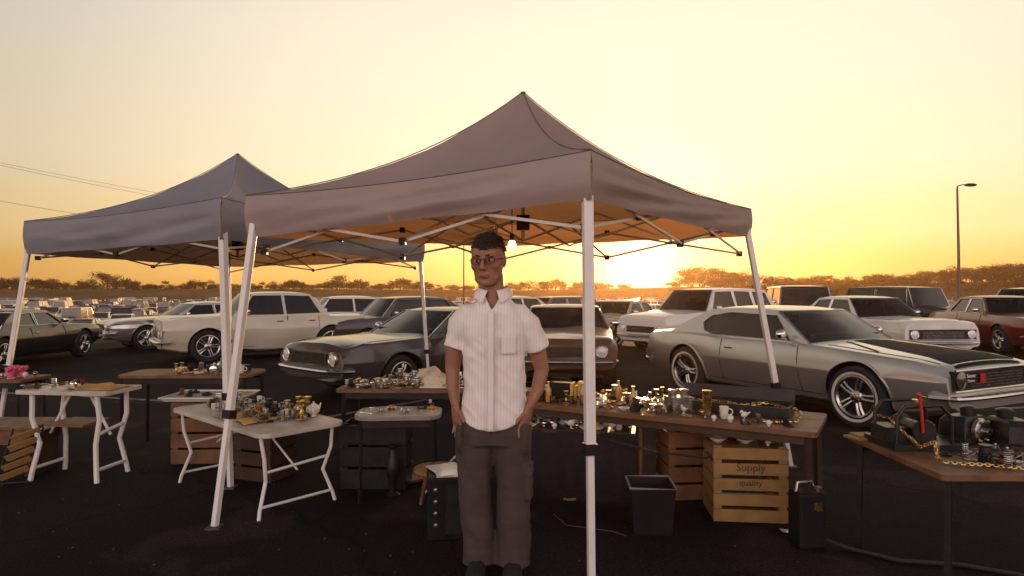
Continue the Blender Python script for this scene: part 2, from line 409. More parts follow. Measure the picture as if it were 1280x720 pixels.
canopy('canopy_tent', 'warm grey pop-up canopy in front, the man standing under its front edge', [FC, LC, BC, RC], [(.402, 3.24), (-1.89, 4.07), (-.17, 6.7), (2.39, 5.49)],
       (1.966, 1.874, 1.966, 1.966), (2.217, 2.16, 2.2, 2.205), (.085, 4.94, 3.04), 'canopy_grey', 1)
canopy('canopy_tent', 'blue grey pop-up canopy set back behind the warm grey one', [(-2.21, 4.87), (-5.14, 6.74), (-4.6, 10.4), (-1.18, 8.6)], [(-2.155, 4.9), (-5.4, 6.72), (-4.62, 10.5), (-1.1, 8.62)],
       (1.896, 1.896, 1.9, 1.9), (2.218, 2.24, 2.2, 2.2), (-3.28, 7.65, 3.15), 'canopy_blue_grey', 7)
# glowing bulb shape added in place of a flare spot under the canopy
b = thing('flare_bulb', 'small glowing bulb shape standing for a flare spot under the canopy above the man', 'flare spot', (0.0, 4.2, 1.78))
q = MB(); q.tube([(0, 0, .10), (0, .01, .35), (.01, .02, .52)], .003, 5); q.lathe([(.012, .05), (.014, .06), (.014, .1), (.008, .105)], n=10); q.obj('cord', 'dark_plastic', b)
mat('flare_glow', (1, .85, .6), .3, emit=((1, .75, .42), 9)); q = MB(); q.ball((0, 0, .03), (.026, .026, .032)); q.obj('bulb', 'flare_glow', b)

# ------------------------------------------------------------------ cars
WHEELS = {}
def wheel_parts(style, r):
    key = (style, r)
    if key in WHEELS: return WHEELS[key]
    w = .2; M = RX                                   # axis along y, outer face at -y
    ty = MB(); ri = r*.66
    prof = [(ri, -w*.42), (ri*1.06, -w*.5), (r*.86, -w*.54), (r*.96, -w*.48), (r, -w*.3), (r, w*.3), (r*.96, w*.48), (r*.86, w*.54), (ri, w*.42)]
    ty.lathe(prof+[prof[0]], n=36, M=M, caps=False)
    ww = MB(); ww.lathe([(ri*1.08, .09*1.13+.004), (r*.8, .09*1.2+.005)], n=36, M=M, caps=False)
    # rim with slots
    rm = MB()
    rm.lathe([(ri*.98, .075), (ri*1.04, .104), (ri*.99, .106), (ri*.9, .088), (ri*.88, .02), (ri*.3, .02)], n=36, M=M, caps=False)
    n = 5 if style == 'spoke' else 10
    for k in range(n):
        a = 2*pi*k/n
        if style == 'spoke':
            for s in (-.13, .13):
                p0 = M@V((ri*.28*cos(a+s*2.2), ri*.28*sin(a+s*2.2), .065)); p1 = M@V((ri*.93*cos(a+s), ri*.93*sin(a+s), .07))
                rm.tube([p0, p0.lerp(p1, .5)+M@V((0, 0, .012)), p1], [.020, .018, .024], 6)
        else:
            p0 = M@V((ri*.3*cos(a), ri*.3*sin(a), .06)); p1 = M@V((ri*.9*cos(a), ri*.9*sin(a), .05)); rm.tube([p0, p1], .012, 5)
    rm.lathe([(ri*.34, .03), (ri*.34, .075), (ri*.26, .092), (ri*.12, .1), (ri*.1, .115), (.002, .118)], n=20, M=M)
    for k in range(5):
        a = 2*pi*(k+.5)/5; rm.lathe([(.011, .07), (.011, .096), (.002, .098)], c=M@V((ri*.22*cos(a), ri*.22*sin(a), 0)), n=6, M=M)
    bk = MB(); bk.lathe([(ri*.93, .03), (ri*.93, .048), (.01, .05)], n=24, M=M)
    WHEELS[key] = (ty.mesh('tyre', 'rubber'), ww.mesh('whitewall', 'whitewall'), rm.mesh('rim', 'rim_alloy', 30), bk.mesh('brake_disc', 'black_iron'))
    return WHEELS[key]
def link(name, me, parent, loc=(0, 0, 0), rz=0):
    o = bpy.data.objects.new(name, me); COL.objects.link(o); o.parent = parent; o.location = loc; o.rotation_euler = (0, 0, rz); return o

def make_car(name, label, group, loc, heading, paint, L=4.6, W=1.8, H=1.35, belt=.88, hood=.82, deck=.86, nose=.55, tail=.6, zb=.22,
             cowl=.75, rf=.25, rr=-.75, rear=-1.35, axf=1.35, axr=-1.35, r=.33, wheel='spoke', ww=True, crease=.62, hips=.0, crown=.035,
             windows=None, fascia='grille', roofw=.70, doors=((.55, -.55),), seats=True, dent=0, glass='car_glass', sz=0, stripes=False, hoodfront=None):
    t = thing(name, label, 'car', (loc[0], loc[1], sz), atan2(heading[1], heading[0]), group)
    P = 'paint_'+paint; xf, xr = L/2, -L/2
    topt = [(xr, tail), (xr+.05, deck-.04), (xr+.15, deck), (rear-.1, deck+.01), (rear+.3, belt), (cowl, belt), (cowl+.3, belt-.01), (xf-.35, hood), (xf-.1, hood-.045), (xf-.02, hood-.1), (xf, nose)]
    if hoodfront: topt[-3:] = [(xf-.08, hood-.02), (xf-.01, hood-.05), (xf, nose)]
    def hw(x):
        a = abs(2*x/L); h = W/2*(1-.11*a**5)
        return h
    def bot(x): return zb+.0+.1*max(0, abs(2*x/L)-.8)/.2
    def top(x): return interp(topt, x)
    def hipz(x): return hips*math.exp(-((x-axr-.1)/.5)**2)
    def ring(x):
        w = hw(x); b0 = bot(x); s = top(x)+hipz(x)*.6; zc = max(b0+.1, min(crease*belt/.88, s-.06)) if x < xf-.01 else (b0+s)/2
        c = crown*(1 if xr+.06 < x < xf-.04 else 0)
        dn = .02*dent*noise.noise(V((x*2.3, 3.3, dent)))
        half = [(0, b0), (.5*w, b0), (.80*w, b0), (.87*w, b0+.03), (.952*w+dn, b0+(zc-b0)*.5), (1.0*w+dn, zc-.008), (1.0*w+dn, zc+.008), (.972*w+dn+hipz(x)*.4, lerp(zc, s, .5)), (.935*w+hipz(x)*.3, s-.03), (.915*w, s-.006), (.86*w, s+.003), (.6*w, s+c*.6-hipz(x)*.5), (.3*w, s+c*.95-hipz(x)*.6), (0, s+c-hipz(x)*.6)]
        return [V((x, y, z)) for y, z in half]+[V((x, -y, z)) for y, z in reversed(half[1:-1])]
    def topz(x, y):
        pts = ring(x); hh = [(p.y, p.z) for p in pts[9:14]][::-1]; return interp(hh, abs(y))
    def sidey(x, z):
        pts = ring(x)[3:10]; return interp([(p.z, p.y) for p in pts], z)
    xs = sorted(set([xr, xr+.05, xr+.15, xr+.3, xf, xf-.02, xf-.1, xf-.2, xf-.35, cowl, rear, rear+.3, cowl+.3]+[lerp(xr+.45, xf-.5, k/22) for k in range(23)]))
    h = MB(); h.rings([ring(x) for x in xs])
    body = h.obj('body', P, None)
    def tri(me_):
        bm = bmesh.new(); bm.from_mesh(me_); bmesh.ops.triangulate(bm, faces=bm.faces, quad_method='BEAUTY', ngon_method='EAR_CLIP'); bm.to_mesh(me_); bm.free()
    tri(body.data)
    # wheel wells
    cut = MB()
    for ax in (axf, axr):
        for s in (-1, 1):
            cut.lathe([(r+.04, -.24), (r+.04, .24)], c=(ax, s*(W/2-.06), r+.01), n=40, M=RX)
    co = cut.obj('cutter', 'seam', None, 0); co.parent = None
    bo = body.modifiers.new('wells', 'BOOLEAN'); bo.operation = 'DIFFERENCE'; bo.object = co; bo.solver = 'EXACT'; bo.material_mode = 'INDEX'
    dg = bpy.context.evaluated_depsgraph_get(); dg.update()
    me = bpy.data.meshes.new_from_object(body.evaluated_get(dg)); body.modifiers.clear(); tri(me); me.polygons.foreach_set('use_smooth', [True]*len(me.polygons))
    me.set_sharp_from_angle(angle=radians(24))
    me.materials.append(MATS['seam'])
    for p in me.polygons:
        cpt = p.center
        for ax in (axf, axr):
            dd_ = hypot(cpt.x-ax, cpt.z-r-.01)
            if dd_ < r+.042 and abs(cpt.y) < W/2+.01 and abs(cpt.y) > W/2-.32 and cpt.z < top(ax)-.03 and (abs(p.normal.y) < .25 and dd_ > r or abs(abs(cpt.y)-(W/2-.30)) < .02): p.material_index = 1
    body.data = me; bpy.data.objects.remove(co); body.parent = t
    # dark well liners inside the cut so that the wells read as hollow
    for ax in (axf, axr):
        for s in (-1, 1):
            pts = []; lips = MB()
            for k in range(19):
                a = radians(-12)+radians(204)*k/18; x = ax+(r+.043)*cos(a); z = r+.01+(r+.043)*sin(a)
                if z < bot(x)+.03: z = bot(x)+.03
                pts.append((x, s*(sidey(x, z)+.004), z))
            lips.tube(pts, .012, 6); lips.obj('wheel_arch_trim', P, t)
    ty, wwm, rm, bk = wheel_parts(wheel, r)
    for ax in (axf, axr):
        for s in (-1, 1):
            e = bpy.data.objects.new('wheel', ty); COL.objects.link(e); e.parent = t
            e.location = (ax, s*(W/2-.13), r); e.rotation_euler = (0, 0, 0 if s < 0 else pi)
            if ww: link('whitewall', wwm, e)
            link('rim', rm, e); link('brake_disc', bk, e)
    # greenhouse
    wb = .90*W/2; wr = roofw*W/2
    def ty_(z): return lerp(wb, wr, max(0, (z-belt))/(H-belt))
    sh = .055
    outer = [(cowl+.02, belt-.02), (cowl-.0, belt+.01), (lerp(cowl, rf, .5), lerp(belt, H-.03, .52)), (rf, H-.035), ((rf+rr)/2, H-.02), (rr, H-.045), (lerp(rr, rear, .35), lerp(H-.05, deck, .28)), (lerp(rr, rear, .7), lerp(H-.05, deck, .62)), (rear, deck+.0)]
    if windows is None:
        zt = H-.085; zl = belt+.02
        windows = [[(cowl-.16, zl), (rf+.02, zt), (.5*(rf+rr)+.03, zt+.008), (.5*(rf+rr)+.0, zl)],
                   [(.5*(rf+rr)-.06, zl), (.5*(rf+rr)-.03, zt+.008), (rr+.02, zt-.01), (lerp(rr, rear, .45), zl+.02)]]
    for s in (-1, 1):
        fr = MB(); fr.prism([outer]+windows, lambda x, z, k, s=s: V((x, s*(ty_(z)-k), z)), .035)
        pl = fr.obj('pillar_frame', P, t, smooth=25)
        for w_ in windows:
            g = MB(); g.prism([w_], lambda x, z, k, s=s: V((x, s*(ty_(z)-.014-k), z)), .005)
            g.obj('side_window', glass, t, smooth=0)
            tr = MB(); pts = [(x, s*(ty_(z)+.003), z) for x, z in w_]; tr.tube(pts, .006, 4, closed=True); tr.obj('window_trim', 'chrome', pl)
    ro = MB(); R = []
    n = 8
    for k in range(n+1):
        x = lerp(rr-.03, rf+.03, k/n); q = min(k, n-k)/n; dz = -.03*max(0, 1-q*6)-.018*(1-q*2)**2
        hf = [(0, H-.045), (wr*.9, H-.06), (wr*1.0, H-.052), (wr*1.015, H-.035), (wr*.95, H-.014), (wr*.75, H-.002), (wr*.4, H+.008), (0, H+.012)]
        R.append([V((x, y, z+dz)) for y, z in hf]+[V((x, -y, z+dz)) for y, z in reversed(hf[1:-1])])
    ro.rings(R); ro.obj('roof', P, t)
    for nm, x0, z0, x1, z1, bow in (('windshield', cowl+.03, belt-.01, rf+.03, H-.045, .09), ('rear_window', rear-.02, deck+.0, rr-.02, H-.06, -.07)):
        g = MB()
        def fn(u, v):
            z = lerp(z0, z1, v); y = (2*u-1)*(ty_(max(z, belt))-.03)
            return (lerp(x0, x1, v)+bow*(1-(2*u-1)**2)+.0, y, z+.012*(1-(2*u-1)**2)*(1-v))
        g.grid(fn, 12, 5); wi = g.obj(nm, glass, t)
        tr = MB(); tr.tube([V(fn(k/12, 0))+V((0, 0, .01)) for k in range(13)], .009, 5); tr.tube([V(fn(k/12, 1)) for k in range(13)], .009, 5)
        for u in (0, 1): tr.tube([V(fn(u, k/5))+V((.01, 0, 0)) for k in range(6)], .012, 5)
        tr.obj('window_trim', 'chrome', wi)
    # interior seen through the glass
    it = MB(); it.box(((cowl+rear)/2, 0, max(belt, deck)+crown+.006), ((cowl-rear)-.35, wb*1.55, .01))
    it.box((cowl-.22, 0, belt+.05), (.28, wb*1.6, .09))
    if seats:
        for x in ((rf-.35), (rr+.05)):
            for y in (-.34, .34):
                it.rings([[V((x-.10*k, y+a*.24, belt+.02+z)) for a, z in ((-1, 0), (-.95, .16), (-.6, .21), (.6, .21), (.95, .16), (1, 0))] for k in (0, 1)])
                it.box((x-.06, y, belt+.27), (.07, .2, .1))
    it.obj('interior', 'seat_vinyl', t)
    sw = MB(); sw.torus((cowl-.42, .34, belt+.12), .17, .012, 20, 6, M=Matrix.Rotation(radians(70), 3, 'Y')); sw.obj('steering_wheel', 'dark_plastic', t)
    # seams, handles, mirrors
    sm = MB()
    for a, b_ in doors:
        for x in (a, b_):
            for s in (-1, 1):
                sm.tube([(x+(.05 if x == a else 0)*(1-k/6), s*(sidey(x, lerp(zb+.08, belt-.03, k/6))+.0015), lerp(zb+.08, belt-.02, k/6)) for k in range(7)], .0045, 4)
    for s in (-1, 1):
        sm.tube([(x, s*.80*hw(x), topz(x, .80*hw(x))+.002) for x in [lerp(cowl+.22, xf-.16, k/10) for k in range(11)]], .004, 4)
        sm.tube([(x, s*(sidey(x, zb+.09)+.001), zb+.09) for x in [lerp(axr+r+.1, axf-r-.1, k/6) for k in range(7)]], .004, 4)
    sm.obj('panel_seam', 'seam', t)
    for a, b_ in doors:
        for s in (-1, 1):
            q = MB(); z = belt-.13; y = s*(sidey(b_+.14, z)+.012); q.box((b_+.16, y, z), (.14, .018, .022)); q.box((b_+.16, y-s*.008, z), (.03, .02, .03)); bevel(q.obj('door_handle', 'chrome', t, 0), .004)
    for s in (-1, 1):
        q = MB(); q.ball((cowl-.28, s*(wb+.11), belt+.10), (.05, .085, .06), 12, 8); q.tube([(cowl-.28, s*(wb-.02), belt+.01), (cowl-.28, s*(wb+.08), belt+.07)], .013, 6); q.obj('wing_mirror', 'chrome', t)
    # bumpers
    for nm, xe, sg in (('front_bumper', xf, 1), ('rear_bumper', xr, -1)):
        q = MB(); pts = []
        for k in range(17):
            y = lerp(-1, 1, k/16); x = xe+sg*(.07-.07*abs(y)**3); yy = y*(hw(xe)+.03)
            if abs(y) > .99: x -= sg*.18
            pts.append((x, yy, .45))
        q.tube(pts, [(.055, .03)]*17, 10); q.obj(nm, 'chrome', t)
    fx = xf+.004
    wN = hw(xf)
    if fascia == 'muscle':
        g = MB(); g.box((fx-.01, 0, .62), (.05, wN*1.86, .2)); gr = g.obj('grille', 'grille_black', t, 0)
        g = MB()
        for k in range(5): g.box((fx+.018, 0, .555+.03*k), (.008, wN*1.15, .006))
        g.obj('grille_bar', 'steel', gr, 0)
        g = MB(); g.tube([(fx+.02, -wN*.93, .725), (fx+.03, 0, .73), (fx+.02, wN*.93, .725)], .012, 6); g.tube([(fx+.02, -wN*.93, .52), (fx+.03, 0, .52), (fx+.02, wN*.93, .52)], .01, 6); g.obj('grille_surround', 'chrome', gr)
        for s in (-1, 1):
            g = MB(); M = Matrix.Rotation(pi/2, 3, 'Y'); g.lathe([(.085, -.02), (.09, .02), (.078, .022), (.05, .034), (.002, .04)], c=(fx+.004, s*wN*.80, .63), n=24, M=M); hl = g.obj('headlight', 'dark_lens' if stripes else 'lens', t)
            g = MB(); g.torus((fx+.02, s*wN*.80, .63), .09, .007, 28, 6, M=M); g.obj('bezel', 'grille_black' if stripes else 'chrome', hl)
        if stripes: e = MB(); e.box((fx+.035, -wN*.38, .64), (.01, .085, .09)); e.obj('badge', 'red_paint', t, 0)
    else:
        g = MB(); g.box((fx+.0, 0, .6), (.03, wN*1.1, .15)); gr = g.obj('grille', 'grille_black', t, 0)
        g = MB()
        for k in range(5): g.box((fx+.02, 0, .545+.0275*k), (.008, wN*1.08, .007))
        for k in (-1, 1): g.box((fx+.018, k*wN*.55, .6), (.014, .012, .16))
        g.obj('grille_bar', 'chrome', gr, 0)
        for s in (-1, 1):
            M = Matrix.Rotation(pi/2, 3, 'Y')
            g = MB(); g.lathe([(.08, -.02), (.083, .014), (.06, .03), (.002, .04)], c=(fx+.0, s*wN*.76, .61), n=20, M=M); hl = g.obj('headlight', 'lens', t)
            g = MB(); g.torus((fx+.014, s*wN*.76, .61), .085, .01, 24, 6, M=M); g.obj('bezel', 'chrome', hl)
    for s in (-1, 1):
        g = MB(); g.box((xr-.005, s*hw(xr)*.72, .64), (.03, .34, .1)); g.obj('taillight', 'tail_lens', t, 0)
    # sill and underside
    g = MB(); g.box((0, 0, zb-.03), (L*.78, W*.72, .08)); g.obj('underbody', 'black_iron', t, 0)
    if stripes:
        g = MB()
        def sw_(u): return lerp(.20, .60, u**.8)
        g.grid(lambda u, v: (lerp(cowl+.16, xf-.05, u), lerp(-1, 1, v)*sw_(u), topz(lerp(cowl+.16, xf-.05, u), abs(lerp(-1, 1, v)*sw_(u)))+.005), 20, 12)
        for s in (1, -1):
            g.grid(lambda u, v, s=s: (lerp(cowl+.2, xf-.8, u), s*(lerp(.36, .66, u)+lerp(0, .035, v)), topz(lerp(cowl+.2, xf-.8, u), lerp(.36, .66, u)+lerp(0, .035, v))+.005), 12, 1)
        g.obj('hood_stripe', 'stripe_black', t)
    if dent:
        c = body.data
        for v in c.vertices:
            p = v.co; k = noise.noise(p*1.7+V((dent, 0, 0)))*.05+noise.noise(p*5+V((0, dent, 0)))*.018
            if abs(p.x-axf) < r+.2 or abs(p.x-axr) < r+.2: k *= .3
            v.co += v.normal*k
        c.update()
    return t

# the silver muscle coupe
HS = V((.447, -.894, 0)); fa = V((3.78, 7.05, 0))
coupe_win = [[(.48, .90), (.17, 1.195), (-.62, 1.215), (-.96, 1.17), (-1.09, 1.06), (-1.02, .95), (-.86, .905)]]
c0 = fa-HS*1.38+V((-HS.y, HS.x, 0))*.87
silver = make_car('parked_coupe', 'silver two-door muscle car with black hood stripes, beside the long wooden table', 'classic cars parked nearest the stalls', c0, HS, 'silver',
    L=4.65, W=1.82, H=1.3, belt=.88, hood=.80, deck=.88, nose=.5, tail=.62, cowl=.72, rf=.12, rr=-1.0, rear=-1.75, axf=1.38, axr=-1.33, r=.345, hips=.05,
    windows=coupe_win, fascia='muscle', stripes=True, doors=((.62, -.62),), crease=.60, glass='clear_glass')
# lettering on the grille
def text_mesh(txt, size, ext=.002):
    cu = bpy.data.curves.new('t', 'FONT'); cu.body = txt; cu.size = size; cu.extrude = ext; cu.resolution_u = 2; cu.align_x = 'CENTER'
    o = bpy.data.objects.new('t', cu); COL.objects.link(o); bpy.context.view_layer.update()
    me = bpy.data.meshes.new_from_object(o.evaluated_get(bpy.context.evaluated_depsgraph_get())); bpy.data.objects.remove(o); return me
me = text_mesh('Sunner', .055); me.materials.append(MATS['white_metal']); 
o = link('lettering', me, silver, (4.65/2+.045, -.52, .655)); o.rotation_euler = (pi/2, 0, pi/2)
me = text_mesh('Motors', .04); me.materials.append(MATS['white_metal'])
o = link('lettering', me, silver, (4.65/2+.045, -.52, .61)); o.rotation_euler = (pi/2, 0, pi/2)

G1 = 'classic cars parked nearest the stalls'
cream = make_car('parked_sedan', 'cream four-door sedan with a dented fender, seen from the side behind the left canopy', G1, (-5.8, 15.0), (-.82, -.57), 'cream',
    L=4.45, W=1.82, H=1.5, belt=.98, hood=.95, deck=.93, nose=.6, cowl=.85, rf=.4, rr=-.85, rear=-1.3, axf=1.35, axr=-1.3, r=.35, ww=False, dent=2, doors=((.65, -.28), (-.3, -1.0)), hoodfront=1)
h3 = V((-.66, -.75, 0)); nf = V((-2.15, 8.25, 0)); side = V((-h3.y, h3.x, 0))      # left of heading
cc = nf-h3*2.25-(V((.75, -.66, 0)))*.85
dark = make_car('parked_coupe', 'low dark bronze coupe just behind the man, on the side of the left canopy', G1, cc, h3, 'charcoal',
    L=4.5, W=1.72, H=1.24, belt=.84, hood=.80, deck=.84, nose=.5, cowl=.7, rf=.05, rr=-.8, rear=-1.5, axf=1.3, axr=-1.25, r=.31, ww=False, dent=5, doors=((.5, -.6),), crease=.58)
brown = make_car('parked_sedan', 'brown sedan in the sun glare behind the white canopy post', G1, (.98, 11.9), (-.1, -.99), 'brown',
    L=4.6, W=1.76, H=1.26, belt=.85, hood=.80, deck=.84, nose=.52, cowl=.7, rf=.1, rr=-.85, rear=-1.4, r=.32, ww=False, dent=3, doors=((.5, -.35), (-.37, -1.1)))
hatch = make_car('parked_hatchback', 'small dark hatchback parked behind the low bronze coupe', G1, (-3.0, 16.8), (-.8, -.6), 'charcoal',
    L=4.0, W=1.66, H=1.38, belt=.88, hood=.84, deck=.92, nose=.55, cowl=.75, rf=.3, rr=-1.1, rear=-1.7, axf=1.2, axr=-1.2, r=.3, ww=False)
wreck = make_car('parked_coupe', 'battered silver coupe whose nose sticks out left of the cream sedan', G1, (-9.0, 18.0), (-.72, -.69), 'silver',
    L=4.4, W=1.75, H=1.22, belt=.82, hood=.76, deck=.82, nose=.48, cowl=.65, rf=.1, rr=-.8, rear=-1.4, r=.31, ww=False, dent=8)
wagon = make_car('parked_wagon', 'white station wagon with dark windows parked behind the silver muscle car', G1, (5.0, 16.8), (-.82, -.57), 'white',
    L=4.6, W=1.8, H=1.6, belt=1.02, hood=.95, deck=1.0, nose=.6, cowl=.8, rf=.35, rr=-1.75, rear=-2.15, r=.35, ww=False,
    windows=[[(.62, 1.05), (.35, 1.5), (-.3, 1.515), (-.33, 1.05)], [(-.4, 1.05), (-.38, 1.515), (-1.05, 1.51), (-1.1, 1.05)], [(-1.2, 1.05), (-1.15, 1.51), (-1.72, 1.48), (-1.9, 1.05)]], doors=((.6, -.35), (-.38, -1.15)))
wcar = make_car('parked_sedan', 'white old sedan facing out beyond the black hood stripes, black grille', G1, (8.55, 15.4), (.12, -.99), 'white',
    L=4.6, W=1.8, H=1.4, belt=.92, hood=.9, deck=.9, nose=.55, cowl=.75, rf=.2, rr=-.9, rear=-1.4, r=.34, ww=False, dent=4, hoodfront=1, fascia='muscle')
suv = make_car('parked_suv', 'boxy brown off-roader between the silver muscle car roof and the white sedan', G1, (9.6, 21.3), (-.2, -.98), 'brown',
    L=4.4, W=1.8, H=1.72, belt=1.08, hood=1.05, deck=1.06, nose=.7, cowl=.75, rf=.5, rr=-1.8, rear=-2.05, r=.37, ww=False, roofw=.8)
maroon = make_car('parked_sedan', 'dark maroon sedan at the far edge beside the white old sedan', G1, (13.0, 16.9), (-.15, -.98), 'maroon',
    L=4.7, W=1.82, H=1.4, belt=.94, hood=.9, deck=.92, nose=.58, r=.34, ww=False, hoodfront=1)
blackcar = make_car('parked_coupe', 'matt black coupe cut by the photo edge behind the outermost canopy leg', G1, (-10.6, 13.4), (-.10, .99), 'black',
    L=4.5, W=1.75, H=1.15, belt=.8, hood=.74, deck=.8, nose=.48, r=.31, ww=False)
def rc(src, label, x, y, hd, paint, orig, z=0, sc=None):
    return dup(src, (x, y, gz(x, y)), atan2(hd[1], hd[0]), label, G1, sc, {'paint_'+orig: 'paint_'+paint})
rc(hatch, 'white hatchback seen in the gap between cream sedan and dark hatchback', -5.6, 20.5, (-.9, -.4), 'white', 'charcoal')
rc(brown, 'tan sedan bathed in sun glare behind the brown one', 3.0, 18.8, (-.6, -.8), 'tan', 'brown')
rc(wagon, 'pale grey wagon on the far side of the brown off-roader', 15.2, 24.5, (-.3, -.95), 'grey', 'white')
rc(suv, 'black off-roader between the white old sedan and the pale van', 13.3, 21.4, (.3, -.95), 'black', 'brown')
rc(wagon, 'white high-roofed wagon beyond the maroon sedan', 18.2, 22.6, (-.9, -.3), 'white', 'white', sc=(1, 1, 1.08))
rc(hatch, 'silver hatchback seen just over the shoulder of the man', -.4, 20.4, (-.7, -.7), 'silver', 'charcoal')
rc(brown, 'maroon sedan parked behind the white wagon', 9.0, 27.5, (-.5, -.85), 'maroon', 'brown')
rc(cream, 'white sedan two cars behind the dark hatchback', -8.6, 24.8, (-.9, -.4), 'white', 'cream')
rc(wagon, 'blue wagon in the second row behind the brown sedan', 1.6, 26.5, (-.85, -.5), 'blue', 'white')

# far rows: small cars in one mesh each
def small_car(kind):
    q = MB()
    if kind == 'van': tp = [(-2.3, 1.0), (-2.2, 1.1), (1.2, 1.1), (2.1, 1.0), (2.3, .6)]; gh = (-2.15, -2.1, 1.0, 1.6, 1.95)
    elif kind == 'wagon': tp = [(-2.2, .7), (-2.15, .95), (.9, .92), (2.1, .82), (2.2, .5)]; gh = (-2.1, -1.8, .3, .85, 1.5)
    elif kind == 'pickup': tp = [(-2.4, .7), (-2.35, .95), (.9, .95), (2.2, .9), (2.3, .6)]; gh = (-.7, -.55, .35, .85, 1.6)
    elif kind == 'coupe': tp = [(-2.1, .6), (-2.05, .84), (.7, .84), (2.1, .72), (2.2, .45)]; gh = (-1.6, -.8, .1, .75, 1.25)
    else: tp = [(-2.2, .6), (-2.1, .88), (.8, .9), (2.1, .8), (2.2, .5)]; gh = (-1.5, -.95, .25, .85, 1.4)
    R = []
    for x in (-2.2, -2.1, -1.7, -1.0, 0, 1, 1.7, 2.05, 2.18):
        z = interp(tp, x); w = .88*(1-.1*abs(x/2.2)**4)
        hf = [(0, .25), (w*.9, .25), (w, .5), (w*.97, z-.05), (w*.88, z), (0, z+.03)]
        R.append([V((x, y, zz)) for y, zz in hf]+[V((x, -y, zz)) for y, zz in reversed(hf[1:-1])])
    q.cur = 0; q.rings(R)
    a, b, c, d, H = gh; zb_ = interp(tp, 0)-.01
    q.cur = 1
    base = [V((d, .74, zb_)), V((a, .74, zb_)), V((a, -.74, zb_)), V((d, -.74, zb_))]
    up = [V((c, .62, H-.06)), V((b, .62, H-.06)), V((b, -.62, H-.06)), V((c, -.62, H-.06))]
    q.rings([base, up])
    q.cur = 0
    q.rings([[p*1.0+V((.03*(1 if p.x > 0 else -1), .02*(1 if p.y > 0 else -1), 0)) for p in up], [V((p.x*.97, p.y*.92, H)) for p in up]])
    for s in (0, 1, 2, 3): q.bar(base[s], up[s], .07)
    for s in (1, -1):
        q.bar(V(((b+c)/2, s*.745, zb_)), V(((b+c)/2, s*.63, H-.05)), .06)
    q.cur = 2
    for x in (1.35, -1.35):
        for s in (1, -1): q.lathe([(.2, -.09), (.32, -.08), (.32, .08), (.2, .09)], c=(x, s*.79, .32), n=12, M=RX)
    q.cur = 3
    q.box((2.22, 0, .45), (.1, 1.6, .1)); q.box((-2.23, 0, .45), (.1, 1.6, .1))
    for s in (1, -1):
        q.ball((2.2, s*.62, .62), (.05, .09, .08), 8, 5)
        for x in (1.35, -1.35): q.lathe([(.19, -.1), (.19, .1)], c=(x, s*.79, .32), n=10, M=RX)
    return q
SMALL = {}
mat('far_glass', (.05, .05, .055), .12, 0, .3, 1, coat=1)
cols = ['white', 'silver', 'grey', 'black', 'maroon', 'cream', 'blue', 'tan', 'brown']
wts = [7, 6, 4, 5, 2, 3, 2, 2, 2]
def small_mesh(kind, colr):
    if (kind, colr) not in SMALL:
        SMALL[(kind, colr)] = small_car(kind).mesh('far_'+kind, ['paint_'+colr, 'far_glass', 'rubber', 'chrome'], 30)
    return SMALL[(kind, colr)]
kinds = ['sedan', 'sedan', 'coupe', 'wagon', 'van', 'pickup', 'sedan']
rr_ = random.Random(4); n_far = 0
def open_spot(x, y): return not (y < 36 and abs(x) > 22)
for d in (31, 38.5, 46, 52, 58, 64, 70, 76, 83):
    half = .84*d+3; step = 3.1 if d < 50 else (3.2 if d < 70 else 3.9); x = -half+rr_.uniform(0, 2)
    base_a = rr_.choice((-1, 1))*pi/2+rr_.uniform(-.15, .15)+.35
    while x < half:
        if d < 45 and x < -d*.28: x += step; continue            # open dark tarmac on this side
        if rr_.random() < .10 or n_far >= 283: x += step; continue
        kd = rr_.choice(kinds); cl = rr_.choices(cols, wts)[0]
        o = bpy.data.objects.new('parked_'+(kd if kd != 'wagon' else 'estate'), small_mesh(kd, cl)); COL.objects.link(o)
        yy = d+rr_.uniform(-.4, .4); o.location = (x, yy, gz(x, yy)); sl = (gz(x, yy+1)-gz(x, yy-1))/2
        aa = base_a+rr_.uniform(-.12, .12)+(pi if rr_.random() < .4 else 0)
        o.rotation_euler = (0, 0, aa)
        tag(o, 'distant %s %s in the packed rows of parked cars behind the stalls' % (cl, kd), 'car' if kd not in ('van',) else 'van', 'distant %s %ss in the packed rows' % (cl, kd))
        n_far += 1; x += step
q = MB(); protos = {k: small_car(k) for k in ('sedan', 'van', 'wagon', 'coupe')}
fm = ['paint_white', 'far_glass', 'rubber', 'chrome', 'paint_grey', 'paint_black', 'paint_maroon', 'paint_silver']
for d in range(90, 165, 7):
    x = -.82*d
    while x < .82*d:
        if rr_.random() < .85:
            p = protos[rr_.choice(list(protos))]; a = rr_.uniform(0, 6.28) if rr_.random() < .2 else .35+pi/2; z = gz(x, d); n = len(q.v); bc = rr_.choice((0, 4, 5, 6, 7, 7, 0))
            q.v += [(x+v[0]*cos(a)-v[1]*sin(a), d+v[0]*sin(a)+v[1]*cos(a), z+v[2]) for v in p.v]
            q.f += [tuple(i+n for i in f) for f in p.f]; q.m += [bc if m == 0 else m for m in p.m]
        x += 3.6
struct(q.obj('distant_car_rows', fm, smooth=30), 'stuff')

